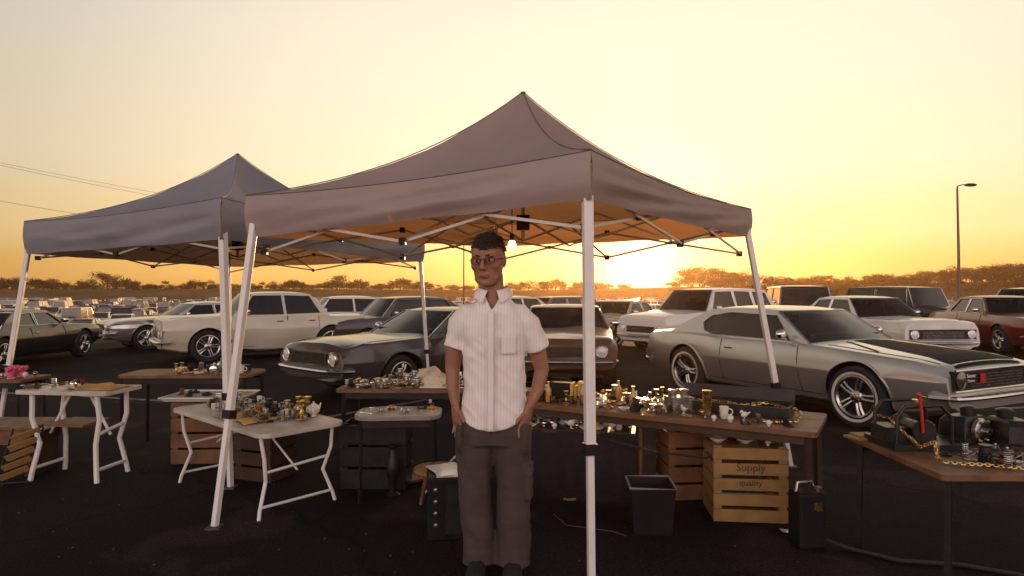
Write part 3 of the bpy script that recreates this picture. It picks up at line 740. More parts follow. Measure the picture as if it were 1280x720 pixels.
# ------------------------------------------------------------------ trees
def tree_proto(i, w, h, leaf, trunk_h):
    rt = random.Random(50+i); t = thing('broadleaf_tree' if i < 4 else 'shrub', 'x', 'tree' if i < 4 else 'shrub', (0, 0, -500))
    q = MB(); q.tube([(0, 0, -.3), (.05, 0, trunk_h*.5), (-.05, .05, trunk_h), (.05, 0, h*.75)], [.22, .17, .13, .03], 7)
    for k in range(6):
        a = rt.uniform(0, 6.28); z = rt.uniform(trunk_h*.7, h*.6); q.tube([(0, 0, z), (cos(a)*w*.2, sin(a)*w*.2, z+h*.13), (cos(a)*w*.38, sin(a)*w*.38, z+h*.2)], [.09, .06, .02], 5)
    q.obj('trunk', 'bark', t)
    c = MB(); lobes = [(V((rt.gauss(0, w*.22), rt.gauss(0, w*.22), rt.uniform(trunk_h*.75, h*.88))), rt.uniform(.16, .30)*w) for _ in range(9 if i < 4 else 6)]
    for p, r in lobes:
        for _ in range(150):
            d = V((rt.gauss(0, 1), rt.gauss(0, 1), rt.gauss(0, 1))).normalized()*r*rt.uniform(.3, 1.08); d.z *= .75; s = rt.uniform(.09, .2)
            u = V((rt.gauss(0, 1), rt.gauss(0, 1), rt.gauss(0, 1))).normalized(); v = u.orthogonal().normalized()
            o = p+d
            if o.z < .15: continue
            c.add([o+u*s, o+v*s*.8, o-u*s, o-v*s*.8], [(0, 1, 2, 3)])
    c.obj('crown', leaf, t, 0); return t
TP = [tree_proto(0, 6, 6.5, 'leaf_dark', 1.8), tree_proto(1, 7, 5.5, 'leaf_brown', 1.2), tree_proto(2, 5, 7.5, 'leaf_dark', 2.2), tree_proto(3, 8, 6, 'leaf_brown', 1.3), tree_proto(4, 5, 3, 'leaf_brown', .3), tree_proto(5, 6, 2.4, 'leaf_dark', .3)]
rt = random.Random(9)
tree_spots = []
def skyline(px):   # y of the tree tops in the photograph
    return interp([(0, 350), (60, 348), (100, 356), (125, 346), (150, 345), (170, 355), (200, 356), (258, 350), (300, 356), (350, 352), (390, 354), (430, 348), (470, 354), (520, 352), (570, 356), (640, 355), (700, 352), (750, 356), (800, 359), (842, 356), (860, 338), (925, 338), (940, 346), (990, 348), (1060, 348), (1100, 345), (1150, 342), (1200, 336), (1240, 333), (1280, 331)], px)
for px in list(range(-60, 1345, 9)):
    d = rt.uniform(225, 262); p = px+rt.uniform(-4, 4); X = (p-640)/F*d
    if 760 < p < 840 and rt.random() < .6: continue
    zt_ = 1.5+(HY-skyline(p)+rt.uniform(-3.5, 1.5))/F*d; h = zt_-gz(X, d)
    if px < 840 and rt.random() < .25: h *= .65
    tree_spots.append((X, d, max(1.6, h)))
for px in range(850, 1345, 14):
    d = rt.uniform(200, 222); X = (px-640)/F*d; zt_ = 1.5+(HY-skyline(px)-rt.uniform(3, 9))/F*d; tree_spots.append((X, d, max(2, zt_-gz(X, d))))
used = set()
for X, d, h in tree_spots:
    i = rt.choice((0, 1, 2, 3)) if h > 3.4 else rt.choice((4, 5)); hh = (6.5, 5.5, 7.5, 6, 3, 2.4)[i]
    s = h/hh*1.22
    side_ = 'on the rising skyline beyond the car rows' if X > 30 else 'on the low skyline beyond the car rows'
    lab = (('dark leafy tree ' if i in (0, 2) else 'brownish leafy tree ') if i < 4 else ('low dark scrubby bush ' if i == 5 else 'low brownish scrubby bush '))+side_
    grp = ('trees ' if i < 4 else 'bushes ')+side_+(' dark' if i in (0, 2, 5) else ' brown')
    z = gz(X, d)-.1
    wsc = min(1.3*s, 1.6) if s > .8 else s*1.5
    if i not in used:
        used.add(i); o = TP[i]; o.location = (X, d, z); o['label'] = lab; o['group'] = grp; o.scale = (wsc, wsc, s); o.rotation_euler = (0, 0, rt.uniform(0, 6))
    else: dup(TP[i], (X, d, z), rt.uniform(0, 6), lab, grp, (wsc, wsc, s))
for i in range(6):
    if i not in used:
        for c in list(TP[i].children): bpy.data.objects.remove(c)
        bpy.data.objects.remove(TP[i])

# ------------------------------------------------------------------ street lamp, utility pole, wires
t = thing('street_lamp', 'tall single-arm street lamp standing among the far parked cars', 'street lamp', (35.6, 51, gz(35.6, 51)))
H = 10.0-gz(35.6, 51)
q = MB(); q.tube([(0, 0, 0), (0, 0, H*.5), (-.12, 0, H-.3), (-.1, 0, H-.08), (.05, 0, H)], [.15, .11, .075, .06, .05], 10); q.obj('pole', 'galvanised', t)
q = MB(); q.tube([(.02, 0, H-.01), (.4, 0, H+.05), (.62, 0, H+.06)], [.045, .045, .05], 8); q.obj('arm', 'galvanised', t)
q = MB(); q.ball((.95, 0, H+.03), (.52, .18, .14), 14, 8); q.obj('lamp_head', 'dark_plastic', t)
px_, py_ = -6.4, 85
t = thing('utility_pole', 'wooden utility pole carrying wires behind the canopies', 'utility pole', (px_, py_, gz(px_, py_)))
hp = 10-gz(px_, py_)
q = MB(); q.tube([(0, 0, 0), (0, 0, hp)], [.10, .07], 8); q.obj('pole', 'bark', t)
q = MB(); q.box((0, 0, hp-.5), (2.0, .12, .12)); q.obj('cross_arm', 'bark', t)
for k in (-.9, 0, .9):
    q = MB(); q.lathe([(.05, 0), (.06, .05), (.03, .09), (.05, .12), (.01, .16)], c=(k, 0, hp-.44), n=8); q.obj('insulator', 'ceramic', t)
for nm, a, b, sag in (('upper pair wire', (-34, 27, 9.6), (px_-.9, py_, 9.7), 1.2), ('lower pair wire', (-32, 28, 9.2), (px_, py_, 9.7), 1.5), ('lowest wire', (-30, 25, 7.0), (px_+.9, py_, 9.7), 2.4)):
    q = MB(); A, B = V(a), V(b); q.tube([A.lerp(B, k/40)-V((0, 0, sag*4*(k/40)*(1-k/40))) for k in range(41)], .009, 5)
    tag(q.obj('overhead_wire', 'dark_plastic'), {'upper pair wire': 'thin overhead wire, the topmost crossing the sky above the left canopy', 'lower pair wire': 'thin overhead wire close under the topmost one', 'lowest wire': 'thin overhead wire hanging lowest, apart from the other two'}[nm], 'cable', 'overhead wires')

# ------------------------------------------------------------------ tables
def quad_table(name, label, cx, cy, rz, w, d, h, top, th=.03, legs='straight', legmat='black_iron', group='stall tables', rnd=.03, thick=.014, bits=True):
    t = thing(name, label, 'table', (cx, cy, 0), rz, group)
    q = MB(); n = []; 
    for sx, sy, a0 in ((1, 1, 0), (-1, 1, 90), (-1, -1, 180), (1, -1, 270)):
        for k in range(5):
            a = radians(a0+90*k/4); n.append((sx*(w/2-rnd)+rnd*cos(a), sy*(d/2-rnd)+rnd*sin(a)))
    q.prism([n], lambda x, y, k: V((x, y, h-th+k)), th); bevel(q.obj('tabletop', top, t, 0), .005)
    zt = h-th
    if legs == 'straight':
        for sx in (-1, 1):
            for sy in (-1, 1):
                q = MB(); q.bar((sx*(w/2-.06), sy*(d/2-.05), zt), (sx*(w/2-.05), sy*(d/2-.04), 0), thick*2); q.obj('leg', legmat, t, 0)
        for sy in (-1, 1):
            q = MB(); q.bar((-(w/2-.06), sy*(d/2-.05), zt-.03), (w/2-.06, sy*(d/2-.05), zt-.03), .02, .05); q.obj('apron', legmat, t, 0)
    else:
        for sx in (-1, 1):
            x = sx*(w/2-.12)
            for sy in (-1, 1):
                y0 = sy*(d/2-.05); k = MB()
                k.tube([(x, y0, zt), (x+sx*.015, y0*.93, zt*.72), (x-sx*.035, y0*.8, zt*.42), (x+sx*.0, y0*1.02, zt*.1), (x+sx*.01, y0*1.06, 0)], thick, 8); k.obj('leg', legmat, t)
            k = MB(); k.tube([(x+sx*.0, -d/2*.93+.03, zt*.14), (x+sx*.0, d/2*.93-.03, zt*.14)], thick*.75, 6); k.obj('cross_bar', legmat, t); k = MB(); k.tube([(x-sx*.0, -d/2*.84+.05, zt*.55), (x-sx*.0, d/2*.84-.05, zt*.6)], thick*.75, 6); k.obj('cross_bar', legmat, t)
        k = MB()
        for sx in (-1, 1): k.tube([(sx*(w/2-.13), .0, zt*.5), (sx*.08, 0, zt-.01)], thick*.6, 6)
        k.obj('brace', legmat, t)
    return t

# ------------------------------------------------------------------ bric-a-brac
def J_gear(q, r):
    n = 14; R = r.uniform(.03, .055); h = r.uniform(.012, .022); o = []
    for k in range(n*4):
        a = 2*pi*k/(n*4); o.append(((R if k % 4 in (0, 1) else R*.82)*cos(a), (R if k % 4 in (0, 1) else R*.82)*sin(a)))
    q.prism([o, [(R*.3*cos(-2*pi*k/12), R*.3*sin(-2*pi*k/12)) for k in range(12)]], lambda x, y, k: V((x, y, k)), h); q.lathe([(R*.45, h), (R*.45, h*1.7), (R*.32, h*1.7)], n=14, caps=False)
def J_cup(q, r):
    R = r.uniform(.028, .04); h = r.uniform(.06, .1); q.lathe([(R*.7, 0), (R*.8, .004), (R*.92, h*.5), (R, h), (R*.9, h), (R*.8, .01), (.002, .008)], n=18); q.torus((R*1.15, 0, h*.55), h*.26, .005, 14, 6, M=RX)
def J_tin(q, r):
    R = r.uniform(.028, .045); h = r.uniform(.07, .12); q.lathe([(R*.97, 0), (R, .004), (R, h-.004), (R*1.03, h), (R*.95, h), (R*.94, h-.006), (.002, h-.006)], n=20)
    for k in (.3, .5, .7): q.torus((0, 0, h*k), R, .0015, 20, 4)
def J_bottle(q, r):
    R = r.uniform(.025, .035); h = r.uniform(.15, .21); q.lathe([(R*.8, 0), (R, .006), (R, h*.55), (R*.9, h*.64), (R*.38, h*.78), (R*.34, h*.94), (R*.45, h*.95), (R*.45, h), (.002, h)], n=16)
def J_candlestick(q, r):
    h = r.uniform(.12, .2); q.lathe([(.045, 0), (.045, .008), (.03, .016), (.012, .03), (.018, h*.3), (.009, h*.42), (.008, h*.6), (.017, h*.7), (.009, h*.8), (.024, h*.9), (.026, h), (.012, h), (.01, h-.015), (.001, h-.015)], n=18)
def J_dish(q, r):
    R = r.uniform(.05, .08); q.lathe([(R*.5, 0), (R*.55, .005), (R*.95, .022), (R, .03), (R*.96, .03), (R*.5, .012), (.002, .01)], n=24)
def J_carb(q, r):
    q.lathe([(.03, 0), (.035, .01), (.035, .05), (.045, .055), (.045, .065), (.03, .07), (.028, .1), (.036, .105), (.036, .115), (.002, .116)], n=16); q.tube([(-.06, 0, .04), (.06, 0, .045)], [.018, .014], 10); q.lathe([(.028, 0), (.028, .04), (.01, .045)], c=(.05, .02, .01), n=12); q.ball((-.045, .02, .05), .02, 8, 6)
    for k in range(4): q.lathe([(.006, 0), (.006, .01)], c=(.034*cos(k*1.57+.7), .034*sin(k*1.57+.7), .065), n=6)
    q.tube([(.03, -.03, .02), (.05, -.04, .06), (.02, -.045, .09)], .004, 5)
def J_spanner(q, r):
    L = r.uniform(.1, .18); o = [(-L/2, -.005), (L/2-.01, -.006), (L/2, -.014), (L/2+.02, -.013), (L/2+.012, -.004), (L/2+.012, .004), (L/2+.02, .013), (L/2, .014), (L/2-.01, .006), (-L/2, .005), (-L/2-.008, .012), (-L/2-.024, .01), (-L/2-.018, 0), (-L/2-.024, -.01), (-L/2-.008, -.012)]
    q.prism([o], lambda x, y, k: V((x, y, k)), .006)
def J_pulley(q, r):
    R = r.uniform(.03, .05); q.lathe([(R*.3, 0), (R, 0), (R*.98, .008), (R*.78, .015), (R*.98, .022), (R, .03), (R*.3, .03), (R*.28, .036), (R*.12, .036), (R*.12, 0)], n=20, caps=False)
def J_bird(q, r):
    q.lathe([(.02, 0), (.022, .006), (.006, .012), (.005, .03)], n=10); q.ball((0, 0, .05), (.034, .02, .024), 12, 8); q.ball((.03, 0, .076), (.014, .012, .013), 10, 6); q.tube([(.026, 0, .06), (.028, 0, .075)], .009, 6); q.tube([(.042, 0, .076), (.056, 0, .072)], [.004, .001], 5); q.tube([(-.03, 0, .052), (-.065, 0, .066)], [.01, .004], 6)
def J_box(q, r):
    a, b, h = r.uniform(.06, .12), r.uniform(.05, .08), r.uniform(.025, .07); q.box((0, 0, h/2), (a, b, h)); q.box((0, 0, h+.004), (a*1.03, b*1.03, .008)); q.box((0, -b/2-.002, h*.8), (.012, .006, .014))
def J_teapot(q, r):
    q.lathe([(.025, 0), (.028, .004), (.045, .025), (.048, .045), (.036, .068), (.02, .074), (.018, .08), (.006, .084), (.008, .094), (.001, .098)], n=18); q.tube([(.04, 0, .03), (.065, 0, .045), (.078, 0, .075)], [.011, .007, .005], 8); q.torus((-.052, 0, .045), .022, .004, 14, 5, M=RX)
def J_clock(q, r):
    q.lathe([(.036, -.018), (.04, -.016), (.04, .016), (.036, .02), (.033, .014), (.002, .014)], c=(0, 0, .05), n=22, M=RX)
    for s in (-1, 1): q.tube([(s*.02, 0, .02), (s*.03, 0, 0)], .004, 5); q.ball((s*.022, 0, .094), (.015, .012, .009), 8, 5)
    q.tube([(0, -.02, .095), (0, 0, .105)], .003, 5)
def J_spring(q, r):
    q.tube([(.022*cos(k*.5), .022*sin(k*.5), .004+k*.0011) for k in range(80)], .0035, 5)
def J_bracket(q, r):
    q.box((0, 0, .004), (.08, .04, .008)); q.box((-.036, 0, .035), (.008, .04, .06)); q.bar((-.034, 0, .055), (.03, 0, .008), .008); q.lathe([(.012, 0), (.012, .018), (.005, .018)], c=(.02, .0, .006), n=6)
def J_ball(q, r):
    R = r.uniform(.018, .034); q.lathe([(R*.5, 0), (R*.55, .004), (R*.4, .008)], n=12); q.ball((0, 0, R+.005), R, 14, 9)
def J_goblet(q, r):
    q.lathe([(.028, 0), (.028, .004), (.006, .01), (.005, .05), (.012, .056), (.03, .075), (.034, .11), (.031, .112), (.026, .078), (.002, .066)], n=18)
def J_beads(q, r):
    R = r.uniform(.03, .05)
    for k in range(22):
        a = 2*pi*k/22; q.ball((R*(1+.3*cos(2*a))*cos(a), R*(1-.2*sin(a))*sin(a), .006), .0062, 6, 4)
KINDS = {'gear': ('gear wheel', J_gear, ('steel', 'rust', 'brass', 'black_iron')), 'cup': ('cup', J_cup, ('ceramic', 'steel', 'brass')), 'tin_can': ('tin', J_tin, ('steel', 'yellow_paint', 'red_paint')),
 'bottle': ('bottle', J_bottle, ('amber_glass', 'green_glass')), 'candlestick': ('candlestick', J_candlestick, ('brass', 'steel')), 'dish': ('dish', J_dish, ('ceramic', 'brass', 'steel')),
 'carburettor': ('carburettor', J_carb, ('steel', 'black_iron')), 'spanner': ('spanner', J_spanner, ('steel', 'chrome')), 'pulley': ('pulley', J_pulley, ('steel', 'black_iron')), 'bird_figurine': ('bird figurine', J_bird, ('brass', 'ceramic')),
 'box': ('small box', J_box, ('dark_wood', 'pale_wood', 'black_iron', 'brass')), 'teapot': ('teapot', J_teapot, ('ceramic', 'steel', 'copper')), 'alarm_clock': ('alarm clock', J_clock, ('brass', 'chrome', 'black_iron')),
 'spring': ('coil spring', J_spring, ('steel', 'chrome')), 'bracket': ('bolted bracket', J_bracket, ('rust', 'steel', 'black_iron')), 'knob': ('round knob', J_ball, ('ceramic', 'brass', 'chrome')),
 'goblet': ('goblet', J_goblet, ('brass', 'chrome')), 'bead_string': ('string of beads', J_beads, ('ceramic', 'brass', 'chrome'))}
MW = {'steel': 'dull steel', 'rust': 'rusty', 'brass': 'brass', 'black_iron': 'black iron', 'ceramic': 'white ceramic', 'yellow_paint': 'yellow', 'red_paint': 'red', 'amber_glass': 'amber glass', 'green_glass': 'green glass', 'chrome': 'shiny chrome', 'dark_wood': 'dark wood', 'pale_wood': 'pale wood', 'copper': 'copper'}
JM = {}
def junk(kind, m, x, y, z, rz, where, sc=1.0, var=0):
    key = (kind, m, var)
    if key not in JM:
        q = MB(); KINDS[kind][1](q, random.Random(hash(kind) % 1 + var*7+len(kind))); JM[key] = q.mesh(kind, m, 35)
    o = bpy.data.objects.new(kind, JM[key]); COL.objects.link(o); o.location = (x, y, z+.001); o.rotation_euler = (0, 0, rz); o.scale = (sc,)*3
    w = KINDS[kind][0]
    tag(o, '%s %s among the bric-a-brac %s' % (MW[m], w, where), w, '%s %ss %s' % (MW[m], w, where)); return o
def scatter(t, where, n, w, d, h, kinds, seed, sc=1.0, mats=None, cx=0, cy=0, mind=.07):
    """things set out over a w x d patch of the top of table t"""
    r = random.Random(seed); T = Matrix.Rotation(t.rotation_euler.z, 3, 'Z'); pts = []; tries = 0
    while len(pts) < n and tries < n*60:
        tries += 1; p = V((cx+r.uniform(-w/2, w/2), cy+r.uniform(-d/2, d/2), 0))
        if all((p-o).length > mind for o in pts): pts.append(p)
    for p in pts:
        k = r.choice(kinds); ms = KINDS[k][2]
        if mats: ms = [m for m in ms if m in mats] or ms
        g = V(t.location)+T@p; junk(k, r.choice(ms), g.x, g.y, h, r.uniform(0, 6.28), where, sc*r.uniform(.85, 1.2), r.randrange(2))
ALLK = list(KINDS)
METAL = ['gear', 'carburettor', 'spanner', 'pulley', 'bracket', 'spring', 'knob', 'candlestick', 'goblet', 'dish', 'bird_figurine', 'cup']
HOUSE = ['cup', 'dish', 'bottle', 'candlestick', 'teapot', 'alarm_clock', 'box', 'goblet', 'bead_string', 'knob', 'bird_figurine', 'tin_can']

def cloth_patch(label, name, t, cx, cy, w, d, z, m, seed, rot=0, cat='cloth'):
    T = Matrix.Rotation(t.rotation_euler.z+rot, 3, 'Z'); T0 = Matrix.Rotation(t.rotation_euler.z, 3, 'Z'); c = V(t.location)+T0@V((cx, cy, 0)); q = MB()
    q.grid(lambda u, v: c+T@V(((u-.5)*w*(1+.05*sin(v*9)), (v-.5)*d*(1+.06*sin(u*7)), 0))+V((0, 0, z+.004+.03*max(0, noise.noise(V((u*3, v*3, seed))))+.008*max(0, noise.noise(V((u*9, v*9, seed)))))), 24, 16)
    o = q.obj(name, m, None, 60); s = o.modifiers.new('s', 'SOLIDIFY'); s.thickness = .003; s.offset = 1; return tag(o, label, cat)

# T1 small white-legged table
T1 = quad_table('folding_table', 'small folding table on curved white legs, nearest the left canopy leg', -3.52, 5.22, radians(-7), .80, .42, .72, 'table_top', legs='curved', legmat='white_metal', thick=.019)
sh = MB(); sh.box((-.02, .0, .44), (.34, .3, .02)); sh.obj('shelf', 'wood', T1, 0)
cloth_patch('crumpled ochre cloth on the small curved-leg table', 'folded_cloth', T1, .16, 0, .42, .26, .72, 'yellow_cloth' if 'yellow_cloth' in MATS else mat('yellow_cloth', (.5, .3, .1), .9, 0, .2, 8, bump=.3), 3)
scatter(T1, 'on the small curved-leg table', 12, .4, .3, .72, ['dish', 'knob', 'bracket', 'bead_string', 'spanner', 'spring'], 5, .8, cx=-.19)
# T2 round-ended wooden table behind
T2 = quad_table('trestle_table', 'orange wooden table with dark legs standing behind the white-legged tables', -3.1, 6.25, radians(2), 1.25, .55, .72, 'wood', legs='straight', rnd=.12)
scatter(T2, 'on the orange wooden table', 26, .62, .3, .72, HOUSE, 8, .8, cx=.18, cy=-.02)
# T3 white folding table in front
t3a, t3b = V((-2.72, 5.1, 0)), V((-1.5, 4.02, 0)); dx = (t3b-t3a); rz3 = atan2(dx.y, dx.x); nrm = V((-sin(rz3), cos(rz3), 0))
c3 = (t3a+t3b)/2+nrm*.32
T3 = quad_table('folding_table', 'white folding table with bent legs in front of the tent legs', c3.x-.05, c3.y+.03, rz3, 1.5, .64, .58, 'table_top', legs='curved', legmat='white_metal', rnd=.09, thick=.013)
cloth_patch('yellow cloth spread in the middle of the white folding table', 'folded_cloth', T3, .12, -.05, .5, .4, .58, 'yellow_cloth', 6)
scatter(T3, 'on the white folding table', 95, 1.05, .42, .585, ['gear', 'spanner', 'bracket', 'spring', 'bead_string', 'pulley', 'knob', 'dish', 'carburettor']+['cup', 'tin_can'], 12, .64, cx=-.1, cy=.07, mats=['steel', 'brass', 'black_iron', 'ceramic'], mind=.045)
scatter(T3, 'on the white folding table', 7, .18, .16, .60, ['candlestick', 'goblet', 'teapot', 'bird_figurine'], 15, 1.0, cx=.45, cy=.16, mind=.07, mats=['brass', 'ceramic'])
# wooden crate with a tray under a cloth
def crate(name, label, x, y, rz, w, d, h, m, n, group=None, cat='crate', gap=.02):
    t = thing(name, label, cat, (x, y, 0), rz, group); q = MB(); s = h/n
    for k in range(n):
        z = s*(k+.5)
        for sy in (-1, 1): q.box((0, sy*d/2, z), (w, .014, s-gap))
        for sx in (-1, 1): q.box((sx*(w/2-.007), 0, z), (.014, d-.016, s-gap))
    q.box((0, 0, .008), (w-.03, d-.018, .012)); q.obj('slat', m, t, 0)
    for sx in (-1, 1):
        for sy in (-1, 1): q = MB(); q.box((sx*(w/2-.03), sy*(d/2-.0185), h/2), (.05, .02, h-.004)); q.obj('corner_post', m, t, 0)
    return t
crate('wooden_crate', 'brown slatted crate under the grey cloth-covered tray beside the white folding table', -2.72, 5.75, radians(3), .5, .36, .55, 'wood', 4)
tr = thing('tray', 'shallow white tray with rolled edge lying on the brown slatted crate', 'tray', (-2.68, 5.7, .553))
q = MB(); q.rings([[V((sx*(.32+k*.02), sy*(.2+k*.02), k*.035)) for sx, sy in ((-1, -1), (1, -1), (1, 1), (-1, 1))] for k in (0, 1)]); bevel(q.obj('pan', 'ceramic', tr, 0), .01)
q = MB(); q.tube([(-.345, -.225, .036), (.345, -.225, .036), (.345, .225, .036), (-.345, .225, .036)], .008, 6, closed=True); q.obj('rim', 'ceramic', tr)
scatter(tr, 'on the white tray', 8, .5, .3, .592, ['spanner', 'bracket', 'box', 'gear', 'bead_string'], 21, .9)
crate('wooden_crate', 'dark wooden crate standing under the white folding table', -2.0, 5.2, radians(-20), .36, .3, .36, 'dark_wood', 3)
# low bench and wire rack at the photo edge
bn = thing('low_bench', 'low brown wooden bench cut by the photo edge', 'bench', (-4.35, 5.35, 0))
q = MB(); q.box((0, 0, .40), (1.0, .42, .03)); bevel(q.obj('top', 'wood', bn, 0), .004)
q = MB(); q.box((0, -.18, .325), (.94, .02, .115)); q.box((0, .18, .325), (.94, .02, .115)); q.obj('apron', 'wood', bn, 0)
for sx in (-.42, .42):
    q = MB(); q.box((sx, 0, .19), (.05, .32, .38)); q.obj('leg', 'dark_wood', bn, 0)
rk = thing('letter_rack', 'small wire rack with leaning orange slats beside the low wooden bench', 'rack', (-3.93, 5.05, 0), radians(20))
for k in range(5):
    q = MB(); q.box((0, 0, 0), (.2, .012, .05), M=Matrix.Rotation(radians(-20), 3, 'Y')@Matrix.Rotation(radians(30), 3, 'X')); o = q.obj('slat', 'pale_wood', rk, 0); o.location = (.02*k, 0, .07+.075*k)
q = MB()
for s in (-1, 1): q.tube([(s*.1-.02, .02, 0), (s*.1+.09, .02, .42)], .007, 6)
q.tube([(-.12, -.06, .007), (.1, -.06, .007)], .007, 6); q.tube([(-.12, -.06, .007), (-.12, .02, .007)], .007, 6); q.tube([(.1, -.06, .007), (.08, .02, .007)], .007, 6); q.obj('wire_frame', 'black_iron', rk)
T0 = quad_table('side_table', 'little red-brown table with pink trinkets behind the outermost tent leg', -5.25, 6.6, 0, .7, .45, .62, 'wood', legs='straight')
scatter(T0, 'on the little red-brown table', 9, .3, .3, .62, ['knob', 'cup', 'teapot', 'bead_string'], 31, .9, cx=.12)
for i, (dx_, dy_) in enumerate(((.16, -.1), (.22, -.02), (.1, .02))):
    q = MB(); q.lathe([(.02, 0), (.03, .01), (.035, .05), (.02, .07), (.012, .075)], n=12)
    for k in range(7): a = k*.9; q.ball((.03*cos(a), .03*sin(a), .095+.012*sin(k*2.3)), .02, 7, 5)
    o = q.obj('flower_vase', 'pink_paint'); o.location = (-5.25+dx_, 6.6+dy_, .621); tag(o, 'small pink vase of flowers on the little red-brown table', 'vase', 'pink vases on the little table')

# T4 long table behind the man on the canopy side
T4 = quad_table('trestle_table', 'long dark-legged wooden table heaped with glinting metal between man and bronze coupe', -.72, 5.55, radians(-2), 1.45, .62, .70, 'wood', legs='straight')
scatter(T4, 'on the heaped table behind the man', 120, 1.38, .54, .70, ['gear', 'spanner', 'bracket', 'spring', 'bead_string', 'pulley', 'knob', 'dish', 'carburettor'], 41, .66, mats=['steel', 'brass', 'chrome', 'black_iron'], mind=.042)
scatter(T4, 'on the heaped table behind the man', 50, 1.0, .4, .70+.035, ['gear', 'spanner', 'bracket', 'spring', 'bead_string', 'pulley', 'knob', 'dish', 'carburettor'], 43, .64, cx=.15, mats=['brass', 'chrome', 'steel'], mind=.05)
bag = MB()
bag.grid(lambda u, v: (-.82+.30*u+.03*sin(v*7), 5.42+.22*(v-.5), .702+.16*(sin(pi*u)**.6)*(sin(pi*v)**.5)*(1+.45*noise.noise(V((u*5, v*4, 2))))), 22, 14)
tag(bag.obj('plastic_bag', mat('bag_plastic', (.6, .5, .36), .3, 0, .1, 8, bump=.4, coat=.3), smooth=60), 'crumpled pale plastic bag on the heaped table behind the man', 'bag')
bx = crate('wooden_crate', 'flat black crate at the near end of the heaped table', -1.05, 4.98, radians(-2), .5, .26, .5, 'black_iron', 3)
# T6 small grey table
T6 = quad_table('side_table', 'small pale grey table close beside the man with odd ends on it', -.83, 4.72, radians(4), .62, .42, .62, 'grey_top', legs='straight', rnd=.12, thick=.010)
scatter(T6, 'on the small pale grey table', 9, .5, .3, .62, ['spanner', 'bracket', 'spring', 'bead_string', 'gear'], 51, .9)
q = MB(); q.lathe([(.05, 0), (.055, .01), (.03, .03), (.028, .1), (.045, .16), (.05, .22), (.03, .28), (.022, .34), (.034, .36), (.034, .37), (.002, .36)], n=20)
o = q.obj('tall_vase', 'black_iron'); o.location = (-.88, 4.72, .0); tag(o, 'tall black vase on the ground under the small pale grey table', 'vase')
st = thing('wooden_stool', 'squat brown wooden stool beside the legs of the man', 'stool', (-.52, 4.45, 0), radians(15))
q = MB(); q.lathe([(.15, 0), (.16, .01), (.16, .03), (.14, .035), (.002, .035)], c=(0, 0, .25), n=28); q.obj('seat', 'pale_wood', st)
for k in range(3):
    a = k*2.09+.3; q = MB(); q.tube([(.08*cos(a), .08*sin(a), .25), (.14*cos(a), .14*sin(a), 0)], [.018, .013], 8); q.obj('leg', 'wood', st)
q = MB(); q.lathe([(.17, 0), (.19, .01), (.2, .03), (.19, .032), (.16, .014), (.002, .014)], n=30); o = q.obj('wooden_bowl', 'wood'); o.location = (-.86, 5.15, .004); tag(o, 'wide shallow brown bowl lying on the asphalt beside the man', 'bowl')
cb = thing('speaker_cabinet', 'black cabinet with a row of knobs standing just behind the legs of the man', 'cabinet', (-.36, 4.0, 0), radians(8))
q = MB(); q.box((0, 0, .19), (.34, .28, .38)); bevel(q.obj('case', 'dark_plastic', cb, 0), .01)
for k in range(4):
    q = MB(); q.lathe([(.014, 0), (.013, .014), (.002, .016)], c=(-.12, -.14, .1+.07*k), n=12, M=RX); q.obj('knob', 'steel', cb)
q = MB(); q.box((.04, -.1415, .19), (.2, .006, .3)); q.obj('grille', 'black_cloth', cb, 0)
q = MB(); q.box((0, 0, .002), (.2, .27, .004), rz=.2); q.box((.03, .01, .0065), (.19, .26, .004), rz=-.15); q.box((-.02, 0, .011), (.2, .26, .004), rz=.5); o = q.obj('papers', 'ceramic', None, 0); o.location = (-.38, 4.0, .382); tag(o, 'few loose white sheets on top of the black cabinet', 'papers')
q = MB(); q.tube([(0, 0, 0), (.12, .02, .27), (.2, .03, .40), (.19, .03, .44)], [.011, .011, .011, .007], 8); o = q.obj('pry_bar', 'steel'); o.location = (-.44, 4.38, .286); o.rotation_euler = (0, radians(-95), 0); tag(o, 'steel pry bar lying slanted over the squat wooden stool', 'tool')
o.location = (-.66, 4.62, .0); o.rotation_euler = (radians(-12), radians(14), 0); o['label'] = 'steel pry bar leaning up beside the squat wooden stool'

# TL long wooden table on the sunny side
a, b_ = V((-.25, 5.10, 0)), V((1.84, 3.86, 0)); dd = b_-a; rzL = atan2(dd.y, dd.x); nL = V((-sin(rzL), cos(rzL), 0)); cL = (a+b_)/2+nL*.36; LL = dd.length
TL = quad_table('trestle_table', 'long wooden table running from the man towards the silver muscle car', cL.x, cL.y, rzL, LL, .72, .65, 'wood', th=.035, legs='straight', legmat='dark_wood', thick=.018)
def onL(u, v): return cL+Matrix.Rotation(rzL, 3, 'Z')@V((u, v, 0))
scatter(TL, 'on the long wooden table', 120, 1.34, .58, .65, ALLK[:0]+['cup', 'tin_can', 'bottle', 'box', 'candlestick', 'bird_figurine', 'gear', 'spanner', 'bracket', 'spring', 'bead_string', 'pulley', 'knob', 'dish', 'carburettor']+['gear', 'spanner', 'bracket', 'spring', 'bead_string', 'pulley', 'knob', 'dish', 'carburettor'], 61, .74, cx=-.42, cy=.03, mats=['steel', 'brass', 'black_iron', 'ceramic', 'chrome', 'amber_glass', 'dark_wood'], mind=.046)
scatter(TL, 'on the long wooden table', 16, .75, .16, .65, ['bird_figurine', 'knob', 'bracket', 'carburettor', 'dish', 'bead_string'], 66, .75, mats=['steel', 'black_iron', 'brass', 'ceramic'], cx=.72, cy=-.24, mind=.09)
